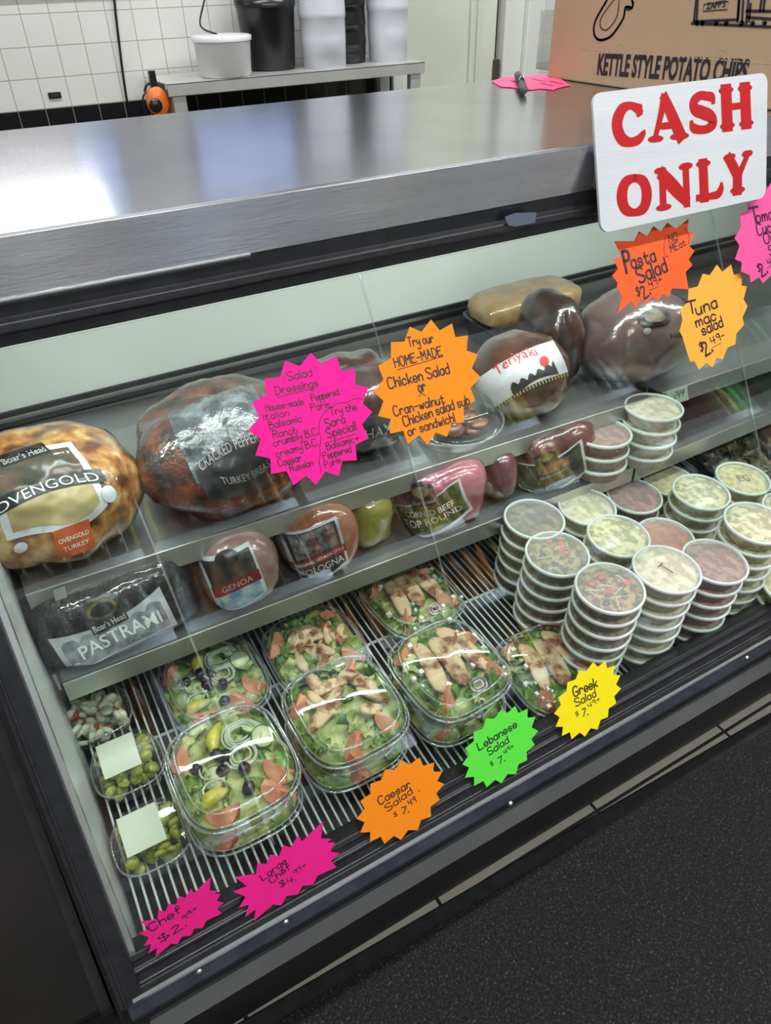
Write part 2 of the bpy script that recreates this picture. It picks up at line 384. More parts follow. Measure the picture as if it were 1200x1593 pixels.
for v in (.006, .16, .33, .50, .67, .855): mb.tube([dk.w((-.085, v), -.0045), dk.w((CX1 - .03, v), -.0045)], .003, 6)
mk('wire_rack', mb, WIRE, case, True)
# shelves: (x0, x1, front y, z, z tilt over run)
def shelf(x0, x1, yf, z0, z1, lip=.034):
    mb = MB()
    def zz(x): return z0 + (z1 - z0) * (x - x0) / (x1 - x0)
    def sec(pr):
        n = len(pr); v = [(x0, y, zz(x0) + z) for y, z in pr] + [(x1, y, zz(x1) + z) for y, z in pr]
        return v, [(i, (i + 1) % n, n + (i + 1) % n, n + i) for i in range(n)] + [tuple(range(n))[::-1], tuple(range(n, 2 * n))]
    mb.add(*sec([(yf + .002, -.001), (yf + .002, -.004), (1.368, -.004), (1.368, -.001)]))
    o = mk('shelf', mb, SHELFM, case)
    mb = MB(); mb.add(*sec([(yf, 0), (yf + .004, 0), (yf + .004, -lip), (yf + .012, -lip - .002), (yf - .001, -lip - .002)]))
    mk('shelf_lip', mb, LIP, o, bevel=.0008); return o
shelf(-.080, 1.098, .872, .7485, .7175)
shelf(1.128, CX1 - .03, .872, .7175, .705)
shelf(-.078, 1.037, .83, .606, .594)
shelf(1.045, CX1 - .03, .83, .592, .607)
for x in (-.086, 1.113, CX1 - .026):
    for z, y in ((.70, .90), (.58, .86)):
        mk('shelf_bracket', MB().extx([(y, z - .012), (y, z + .022), (1.38, z + .022), (1.38, z - .05)], x - .002, x + .002), LIP, case)
for x in (-.089, 1.113): mk('shelf_standard', MB().box(x - .006, x + .006, 1.372, 1.386, .36, .76), LIP, case)
# mat, left neighbours
FM = mat('carpet_mat', (.003, .0027, .0027), (.020, .017, .015), 240, .95, bump=1.0, bscale=200, ramp=(.42, .62), detail=3, c3=(.10, .085, .075))
fm = thing('floor_mat', 'black looped carpet mat with rubber edge on the floor in front of the case', 'floor mat', (0, .536, 0), (0, 0, math.radians(-1.5)))
mk('carpet', MB().box(-.6, 3.6, -1.5, -.031, .0, .009), FM, fm)
mk('rubber_edge', MB().extx([(0, .001), (-.004, .004), (-.030, .007), (-.033, .0)], -.6, 3.6), RUBBER, fm)
nb = thing('side_cabinet', 'narrow dark brown-black cabinet standing against the left end of the deli case', 'cabinet', (-.42, .90, 0))
mk('body', MB().extx([(-.32, .0), (-.40, .36), (-.05, .86), (.6, .86), (.6, .0)], .155, .275), BROWNBLK, nb, bevel=.006)
mk('edge_strip', MB().extx([(-.405, .355), (-.402, .365), (-.052, .87), (-.058, .862)], .262, .276), RUBBER, nb)
can = thing('trash_can', 'glossy black round bin standing on the floor at the lower left', 'bin', (-.455, .72, 0))
cm = mat('glossy_black', (.016, .015, .016), (.03, .028, .028), 5, .22)
s = MB(); s.lathe([(0, .0), (.155, 0), (.165, .012), (.170, .03), (.178, .42)], 40); mk('body', s, cm, can, True)
s = MB(); s.tube([(.182 * math.cos(a), .182 * math.sin(a), .425) for a in np.linspace(0, 2 * pi, 40, False)], .010, 10, True); mk('rim', s, cm, can, True)
s = MB(); s.lathe([(.178, .42), (.15, .455), (.08, .47), (0, .472)], 40); mk('lid', s, cm, can, True)
# ================================================================== behind the counter
tb = thing('steel_stand', 'narrow stainless steel stand against the tile wall behind the counter', 'shelf stand', (0, 0, 0))
SX0, SX1, SY0, SY1, SZ = .70, 1.655, 2.62, 2.90, 1.135
STAND = mat('stand_steel', (.55, .55, .52), (.62, .62, .59), 8, .42, .55)
mk('top', MB().box(SX0, SX1, SY0, SY1, SZ - .004, SZ).box(SX0, SX1, SY0, SY0 + .004, SZ - .035, SZ), STAND, tb, bevel=.001)
for x, y in ((SX0 + .035, SY0 + .02), (SX1 - .035, SY0 + .02), (SX0 + .035, SY1 - .03), (SX1 - .035, SY1 - .03)):
    s = MB(); s.box(x - .022, x + .022, y - .014, y + .014, 0, SZ - .004); mk('leg', s, STAND, tb, bevel=.003)
def sp(px, y=2.74): return Plane((0, 0, SZ), (0, 0, 1), (1, 0, 0)).hit(px[0], px[1])
WT = mat('white_tub', (.78, .78, .77), rough=.3, clear=.12); WC = mat('white_cups', (.70, .71, .76), rough=.35)
BK = mat('black_tub', (.012, .012, .013), rough=.28)
t = thing('white_tub', 'short white plastic tub at the left end of the steel stand', 'tub', (.925, 2.70, SZ))
s = MB(); s.lathe([(0, 0), (.079, 0), (.084, .006), (.092, .105), (.094, .108)], 40); mk('body', s, WT, t, True)
s = MB(); s.lathe([(.096, .100), (.097, .112), (.090, .115), (.04, .117), (0, .117)], 40); mk('lid', s, WT, t, True)
t = thing('black_bucket', 'black plastic bucket with ribbed lid beside the white tub', 'bucket', (1.125, 2.795, SZ))
s = MB(); s.lathe([(0, 0), (.082, 0), (.086, .008), (.098, .185), (.100, .188)], 40); mk('body', s, BK, t, True)
s = MB(); s.lathe([(.101, .180), (.103, .20), (.094, .202), (.086, .240), (.078, .244), (.074, .228), (0, .228)], 40); mk('lid', s, BK, t, True)
def stack(name, label, x, y, r, m, n, h):
    t = thing(name, label, 'cup stack', (x, y, SZ), group=None)
    s = MB(); pr = [(0, 0), (r * .93, 0)]
    z = 0
    for k in range(n):
        pr += [(r * .97, z + h * .55), (r * .97, z + h * .9), (r, z + h * .92), (r, z + h)]; z += h
    s.lathe(pr + [(r * .9, z), (0, z)], 40); mk('cups', s, m, t, True); return t
stack('white_cup_stack', 'tall white sleeve of stacked cups just right of the black bucket', 1.297, 2.715, .080, WC, 3, .16)
stack('black_cup_stack', 'tall black stack of containers between two white cup stacks', 1.432, 2.805, .072, BK, 8, .06)
stack('white_cup_stack', 'tall white sleeve of stacked cups at the right end of the steel stand', 1.578, 2.755, .075, WC, 3, .17)
def cord(name, label, pts, r=.004):
    s = MB(); s.tube([tuple(p) for p in smooth(pts, 5)], r, 8)
    return base(mk(name, s, BLACK, smooth=True), label, 'cable')
wall = Plane((0, YW, 0), (0, -1, 0), (1, 0, 0))
def wp(px, py, o=.008): return tuple(wall.hit(px, py, o))
cord('power_cord', 'long black cable running straight down the white tile wall', [wp(174, -80), wp(178, 0), wp(187, 80), wp(192, 120), wp(198, 160)])
cord('power_cord', 'thin black cable hanging above the white tub', [wp(330, -60, .09), wp(318, 0, .10), wp(312, 40, .12), (.912, 2.70, SZ + .117)], .003)
o = thing('wall_socket', 'small black socket plate on the white tile wall at left', 'socket', wall.hit(85, 148, 0))
mk('plate', MB().box(-.020, .020, -.006, .001, -.009, .009), BLACK, o, bevel=.002)
mk('opening', MB().box(-.013, .013, -.0075, -.005, -.004, .004), RUBBER, o)
ORG = mat('orange_plastic', (.85, .20, .03), rough=.35)
q = Plane((0, 2.66, 0), (0, -1, 0), (1, 0, 0))
o = thing('tape_dispenser', 'orange and black hand tool hanging at the left end of the steel stand', 'tool', q.hit(245, 158))
s = MB(); s.lathe([(.0, -.016), (.030, -.016), (.034, -.010), (.034, .010), (.030, .016), (0, .016)], 28)
b = mk('body', s, ORG, o, True); b.rotation_euler = (pi / 2, 0, 0); b.scale = (1.0, 1.25, 1)
s = MB(); s.lathe([(.0, -.019), (.018, -.019), (.02, -.017), (.02, .019), (0, .019)], 24); b = mk('wheel', s, BLACK, o, True); b.rotation_euler = (pi / 2, 0, 0); b.location = (-.012, -.004, -.008)
s = MB(); s.tube(smooth([(-.03, 0, .03), (-.045, 0, .01), (-.045, 0, -.03)], 5), .003); s.tube(smooth([(-.035, 0, .03), (-.02, 0, .05), (.01, 0, .045)], 5), .004)
s.box(-.012, .008, -.008, .008, .03, .085); mk('handle', s, BLACK, o)
s = MB(); s.box(.032, .066, -.008, .012, -.05, .03); mk('clip', s, mat('red_brown', (.30, .06, .03), rough=.4), o, bevel=.004)
wc = thing('added_wall_panel', 'flat grey steel panel added above the tiles, mirrored in the counter top', 'cabinet', (0, 0, 0))  # flat panel added out of view to grey the counter's reflection
mk('body', MB().box(-.75, 1.74, 2.895, YW - .004, 1.40, 2.05), mat('added_panel_grey', (.26, .26, .28), (.36, .36, .38), 3, .4), wc, bevel=.004)
for x0, x1 in ((.42, .56), (.84, 1.22)):
    o = thing('menu_screen', 'bluish lit screen on the added wall panel, ' + ('narrow one at left' if x0 < .6 else 'wide one at right'), 'screen', ((x0 + x1) / 2, 2.885, 1.58))
    w = (x1 - x0) / 2; mk('frame', MB().box(-w - .01, w + .01, -.006, .01, -.12, .12), BLACK, o); mk('display', MB().box(-w, w, -.0075, -.005, -.11, .11), mat('screen_blue', (.30, .42, .75), (.48, .58, .85), 30, emit=.28, ramp=(.4, .6)), o)
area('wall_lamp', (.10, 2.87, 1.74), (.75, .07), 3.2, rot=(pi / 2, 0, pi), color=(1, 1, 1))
# ================================================================== drinks cooler across the aisle (seen as reflections in the steel and glass)
co = thing('drinks_cooler', 'lit drinks cooler across the aisle, mirrored in the steel and glass', 'cooler', (0, 0, 0))
KX0, KX1, KY0, KY1, KZ0, KZ1 = -.45, 4.35, -1.80, -1.20, .04, 2.25
mk('cabinet', MB().box(KX0, KX1, KY0 - .03, KY0, KZ0, KZ1).box(KX0, KX1, KY0, KY1, KZ1, KZ1 + .12).box(KX0, KX1, KY0, KY1, KZ0, .22).box(KX0 - .04, KX0, KY0, KY1, KZ0, KZ1 + .12).box(KX1, KX1 + .04, KY0, KY1, KZ0, KZ1 + .12), mat('cooler_inside', (.22, .24, .26), rough=.5), co)
LEDM = mat('led_light', (.80, .92, 1.0), emit=1.8)
SHZ = (.24, .68, 1.08, 1.46, 1.84)
for z in SHZ:
    mk('shelf', MB().box(KX0, KX1, KY0, KY1 - .12, z - .02, z), WIRE, co)
    mk('price_strip', MB().box(KX0, KX1, KY1 - .12, KY1 - .115, z - .04, z + .005), mat('price_strip', (.55, .68, .78), (.75, .82, .86), 60, .4), co)
for k in range(8):
    x = KX0 + .02 + k * .68; s_ = MB().box(x - .02, x + .02, KY1 - .03, KY1, KZ0, KZ1); mk('mullion', s_, GREYBLK, co)
    mk('light_strip', MB().box(x + .022, x + .032, KY1 - .05, KY1 - .03, .25, 2.2), LEDM, co)
mk('added_baffle', MB().box(KX0, KX1, KY1 - .012, KY1, 2.02, KZ1), GREYBLK, co)  # unseen board added to keep the cooler's top light out of reflections
BC = {'green': (.015, .24, .04), 'red': (.24, .02, .015), 'amber': (.24, .10, .02), 'dark': (.02, .011, .009), 'yellow': (.26, .24, .03), 'pale': (.20, .23, .25)}
BM = {k: MB() for k in BC}; rng = random.Random(77)
for z in SHZ:
    x = KX0 + .08; kind = 'dark'
    while x < KX1 - .06:
        if rng.random() < .3: kind = rng.choice(['red', 'amber', 'dark', 'yellow', 'pale', 'dark']) if x < 3.45 else rng.choice(['green', 'green', 'green', 'yellow'])
        BM[kind].lathe([(0, 0), (.032, 0), (.034, .01), (.034, .15), (.026, .19), (.013, .225), (.014, .25), (0, .25)], 12, (x, KY1 - .17, z + .001)); x += .078
for k, b in BM.items():
    o = mk('drink_bottles', b, mat(k + '_bottle', BC[k], rough=.15, coat=.5), None, True)
    base(o, 'rows of %s drink bottles in the cooler across the aisle' % k, 'bottles', None, 'stuff')
for k in range(8):
    area('cooler_lamp', (KX0 + .02 + k * .68, KY1 - .035, 1.2), (.04, 1.9), 9, rot=(-pi / 2, 0, 0), color=(.88, .95, 1))
# ================================================================== box, sign and papers on the counter
KR = mat('kraft_cardboard', (.40, .265, .165), (.45, .30, .19), 3, .85, bump=.15, bscale=120)
BY0, BY1, BX = .90, 1.503, 1.283
bx = thing('cardboard_box', 'brown cardboard snack carton printed in black on the counter at upper right', 'box', (BX, BY1, 1.205), (0, 0, 0))
bl = Plane((BX, BY1, 1.205), (-1, 0, 0), (0, -1, 0))
mb = MB().box(0, .34, -(BY1 - BY0), 0, 0, .40); mk('carton', mb, KR, bx, bevel=.003)
mb = MB().box(.165, .169, -(BY1 - BY0), 0, .400, .4015); mk('flap_seam', mb, mat('kraft_dark', (.20, .13, .08), rough=.9), bx)
inv = np.array([BX, BY1, 1.205])
def sh(mb):
    mb.v = [tuple(np.array(p) - inv) for p in mb.v]; return mb
def bstroke(mb, pts, w, cl=False, sm=True, s=3.53, o=(860, 0)):
    p = [(o[0] + x / s, o[1] + y / s) for x, y in pts]
    if sm: p = smooth(p)
    ribbon(mb, [bl.uv(*q) for q in p], w, lambda q: bl.w(q, .0009))
def onplane(mb, text, a, b, h, pl, off, bold=0, k=1.0):
    A, B = pl.uv(*a), pl.uv(*b); d = B - A; L = np.linalg.norm(d); d /= L; n = np.array([-d[1], d[0]])
    hm = h / math.hypot(b[0] - a[0], b[1] - a[1]) * L
    v, f = ftext(text, bold)
    mb.add([pl.w(A + d * (p[0] + .5) * L + n * p[1] * hm, off) for p in v], f)
mb = MB()
onplane(mb, 'KETTLE STYLE POTATO CHIPS', (929, 117), (1160, 133), 25, bl, .0008, .038)
mk('lettering', sh(mb), INK, bx)
mb = MB()
for z in (0, 1):
    bstroke(mb, [(330, -60), (300, 0), (238, 110), (228, 175), (245, 212), (280, 218), (330, 190), (390, 100), (402, 40), (440, 40), (438, 0), (420, -30)], .0035 + .001 * z)
bstroke(mb, [(345, -10), (275, 85), (262, 130), (275, 160), (305, 160), (345, 110), (362, 60), (366, 0)], .0022)
bstroke(mb, [(402, 40), (415, 52), (438, 42), (445, 10)], .004)
mk('script_tail', sh(mb), INK, bx)
mb = MB()
for seg in ([(795, -20), (790, 0), (778, 118)], [(778, 118), (1020, 108)], [(1020, 108), (1030, -20)], [(765, 128), (1200, 148)], [(1080, -20), (1065, 128)],
            [(1065, 60), (1200, 62)], [(1090, 20), (1080, 118)], [(1150, -10), (1142, 60)], [(1168, -10), (1160, 60)], [(1070, 95), (1210, 105)], [(835, 24), (968, 8), (962, 52), (828, 62), (835, 24)]):
    bstroke(mb, seg, .0042 if len(seg) != 5 else .0018, sm=False)
for x, r in ((795, 11), (825, 11), (900, 12), (955, 12), (1040, 15), (1100, 12), (1165, 12)):
    bstroke(mb, [(x + r * .6 * math.cos(a), 128 + r * .6 * math.sin(a)) for a in np.linspace(0, 2 * pi, 9)], .0045, sm=False)
for x in (800, 1025, 1050): bstroke(mb, [(x, -10), (x - 8, 120)], .004, sm=False)
onplane(mb, "ZAPP'S", (1099, 15), (1129, 11), 8, bl, .0008, .03)
mk('train_print', sh(mb), INK, bx)
mb = MB()
for k in range(44):
    x = 175 + k * 23.5; bstroke(mb, [(x, 270 + (x - 175) * .078), (x + 12, 271 + (x - 163) * .078)], .0014, sm=False)
bstroke(mb, [(155, 240), (160, 262), (178, 270)], .0014)
bstroke(mb, [(350, 280), (355, 250), (375, 235), (400, 245)], .0012); bstroke(mb, [(890, 310), (905, 275), (940, 270), (965, 290), (968, 322)], .0012)
mk('perforation', sh(mb), mat('kraft_light', (.55, .42, .28), rough=.9), bx)
# flat pink paper and pen
PINKP = mat('pink_card', (.92, .10, .25), (.88, .09, .24), 6, .7)
pp = [(765, 128), (781, 122), (800, 121), (812, 117), (826, 120), (842, 117), (858, 121), (872, 124), (888, 134), (868, 138), (862, 141), (840, 139), (826, 141), (806, 139), (796, 137), (780, 136)]
mb = MB(); mb.prism([TOP.uv(*p) for p in pp], TOP, .0008, .002)
pk = base(mk('paper_star', mb, PINKP), 'pink paper star lying flat on the counter under the marker pen', 'paper sign')
mb = MB()
for a in ((790, 127), (824, 124), (838, 131), (852, 128)):
    write(mb, 'nesm', a, (a[0] + 20, a[1] + 5), 5, TOP, .0024)
mk('lettering', mb, INKP, pk)
a, b = TOP.hit(806, 117, .011), TOP.hit(816, 141, .010)
t = thing('marker_pen', 'black marker pen lying on the pink paper on the counter', 'pen', a)
d = (b - a); L = np.linalg.norm(d)
mb = MB(); mb.tube([(0, 0, 0), tuple(d * .02), tuple(d * .6)], [.006, .0085, .0085], 14); mk('cap', mb, BLACK, t, True)
mb = MB(); mb.tube([tuple(d * .6), tuple(d * .97), tuple(d)], [.0075, .0075, .006], 14); mk('barrel', mb, GREYBLK, t, True)
mb = MB(); mb.tube([(.010, 0, .002), tuple(d * .35 + np.array([.011, 0, .003]))], .0018, 8); mk('clip', mb, LIP, t, True)
hp = TOP.hit(850, 112)
t = thing('acrylic_holder', 'clear plastic holder standing on the counter beside the carton', 'holder', (1.37, 1.53, 1.205))
mb = MB(); mb.box(-.002, .0, -.02, .12, 0, .055); mb.box(0, .10, .118, .12, 0, .12); mb.box(0, .10, -.02, .12, 0, .002)
mb.add([(-.002, -.02, .055), (-.002, .12, .055), (-.002, .12, .12)], [(0, 1, 2)]); mk('shell', mb, clearmat('acrylic', (.92, .95, .93), 3, .03, haze=.12), t)
mb = MB(); mb.lathe([(0, 0), (.02, .003), (.018, .02), (0, .024)], 14, (.06, .05, .003)); mk('contents', mb, mat('grey_items', (.22, .21, .22)), t, True)
# CASH ONLY sign
a18 = math.radians(18)
SG = Plane((0, .870, 1.204), (0, -math.cos(a18), math.sin(a18)), (1, 0, 0))
c = [SG.uv(*p) for p in ((917, 150), (1188, 111), (1191, 305), (932, 366))]
U0, U1, V0, V1 = .8425, 1.219, (c[2][1] + c[3][1]) / 2, (c[0][1] + c[1][1]) / 2
sg = thing('cash_sign', 'white corrugated cardboard sign with red letters reading CASH ONLY leaning over the counter edge', 'sign', SG.w(((U0 + U1) / 2, V0)))
def rrect(u0, u1, v0, v1, r, n=6):
    o = []
    for cx, cy, a0 in ((u1 - r, v1 - r, 0), (u0 + r, v1 - r, pi / 2), (u0 + r, v0 + r, pi), (u1 - r, v0 + r, 1.5 * pi)):
        o += [(cx + r * math.cos(a0 + k * pi / 2 / n), cy + r * math.sin(a0 + k * pi / 2 / n)) for k in range(n + 1)]
    return o
def loc(mb, o):
    l = np.array(o.location); mb.v = [tuple(np.array(p) - l) for p in mb.v]; return mb
mb = MB(); mb.prism(rrect(U0, U1, V0, V1, .016), SG, 0, .004)
mk('board', loc(mb, sg), mat('white_card', (.52, .53, .54), (.49, .50, .52), 3, .45, bump=.10, bscale=25, stretch=(1, 12, 12)), sg)
mb = MB()
vc = V0 + (V1 - V0) * .70
mb.prism([(U0 + .004, vc), (U1 - .003, vc + .004), (U1 - .003, vc + .0052), (U0 + .004, vc + .001)], SG, .0040, .00415)
mb.prism([(U0 + .01, vc - .035), (U0 + .13, vc - .031), (U0 + .13, vc - .0305), (U0 + .01, vc - .0343)], SG, .0040, .00415)
mk('crease', loc(mb, sg), mat('crease_grey', (.50, .50, .50), rough=.8), sg)
# slab letters: strokes as (points in 0..1 box, widths)
SER = .20
SL = {'C': ([[(.92, .74, .10), (.86, .78, .30), (.78, .84, .22), (.55, .92, .16), (.32, .84, .26), (.17, .62, .32), (.16, .40, .33), (.28, .18, .30), (.52, .09, .20), (.76, .13, .20), (.93, .26, .15), (.97, .33, .06)]]),
 'A': ([[(.50, .95, .22), (.36, .56, .17), (.16, .06, .14)], [(.50, .95, .26), (.63, .60, .32), (.83, .06, .34)], [(.28, .33, .14), (.72, .33, .14)], [(.0, .06, .13), (.36, .06, .13)], [(.56, .06, .13), (1.02, .06, .13)]]),
 'S': ([[(.86, .72, .14), (.83, .84, .22), (.66, .88, .20), (.42, .91, .20), (.20, .78, .26), (.22, .60, .28), (.48, .50, .30), (.76, .38, .30), (.82, .22, .28), (.62, .09, .20), (.36, .09, .20), (.15, .16, .22), (.11, .30, .12)]]),
 'H': ([[(.22, .95, .28), (.22, .05, .28)], [(.78, .95, .28), (.78, .05, .28)], [(.2, .52, .15), (.8, .52, .15)], [(.02, .93, .14), (.42, .93, .14)], [(.58, .93, .14), (.98, .93, .14)], [(.02, .07, .14), (.42, .07, .14)], [(.58, .07, .14), (.98, .07, .14)]]),
 'O': ([[(.5, .91, .17), (.25, .80, .28), (.16, .5, .34), (.25, .20, .28), (.5, .09, .17), (.75, .20, .28), (.84, .5, .34), (.75, .80, .28), (.5, .91, .17)]]),
 'N': ([[(.20, .93, .16), (.20, .05, .16)], [(.84, .95, .16), (.84, .05, .16)], [(.18, .86, .30), (.50, .50, .34), (.83, .13, .26)], [(.0, .94, .13), (.30, .94, .13)], [(.66, .94, .13), (1.02, .94, .13)], [(.02, .06, .13), (.40, .06, .13)]]),
 'L': ([[(.30, .95, .30), (.30, .05, .30)], [(.06, .93, .14), (.56, .93, .14)], [(.04, .08, .16), (.5, .08, .16), (.80, .10, .20), (.93, .22, .20), (.96, .36, .10)]]),
 'Y': ([[(.50, .45, .30), (.50, .05, .30)], [(.16, .92, .26), (.34, .68, .30), (.50, .42, .28)], [(.86, .92, .16), (.70, .68, .18), (.54, .45, .22)], [(.0, .94, .14), (.40, .94, .14)], [(.66, .94, .14), (1.02, .94, .14)], [(.26, .07, .14), (.76, .07, .14)]])}
RED = mat('red_letters', (.40, .008, .010), (.36, .008, .010), 8, .5, spec=.25)
def slab(mb, ch, q):
    """letter into quad of image points: bottom-left, bottom-right, top-right, top-left"""
    Q = [SG.uv(*p) for p in q]
    def f(p):
        x, y = p; return Q[0] * (1 - x) * (1 - y) + Q[1] * x * (1 - y) + Q[2] * x * y + Q[3] * (1 - x) * y
    asp = np.linalg.norm(Q[1] - Q[0]) / np.linalg.norm(Q[3] - Q[0])
    for j, st in enumerate(SL[ch]):
        pts = [(x * asp, y, w) for x, y, w in st]
        if len(pts) > 2: pts = smooth(pts, 5)
        ws = [p[2] * 1.12 * (asp if len(st) == 2 and abs(st[0][0] - st[1][0]) < .01 else 1) for p in pts]
        if len(st) == 2 and abs(st[0][1] - st[1][1]) < .01 and st[0][2] < .145:   # rounded serif
            (x0, y0, w0), (x1, y1, _) = pts; n = 9
            pts = [(x0 + (x1 - x0) * k / (n - 1), y0, 0) for k in range(n)]
            ws = [w0 * 1.15 * math.sqrt(max(.12, 1 - abs(2 * k / (n - 1) - 1) ** 4)) for k in range(n)]
        ribbon(mb, pts, ws, lambda p: SG.w(f((p[0] / asp, p[1])), .0043 + .00005 * j))
def cq(*p): return [(900 + x / 4, 100 + y / 4) for x, y in p]
for ch, q in (('C', cq((205, 520), (410, 505), (395, 230), (190, 250))), ('A', cq((425, 490), (668, 462), (640, 185), (398, 212))), ('S', cq((672, 440), (862, 420), (848, 165), (665, 185))),
              ('H', cq((868, 410), (1078, 382), (1068, 130), (858, 152))),
              ('O', cq((222, 955), (450, 940), (448, 680), (222, 695))), ('N', cq((470, 915), (700, 880), (690, 615), (462, 655))), ('L', cq((722, 855), (888, 830), (878, 585), (712, 612))), ('Y', cq((890, 815), (1060, 790), (1066, 538), (892, 572)))):
    mb = MB(); slab(mb, ch, q); mk('letter', loc(mb, sg), RED, sg)
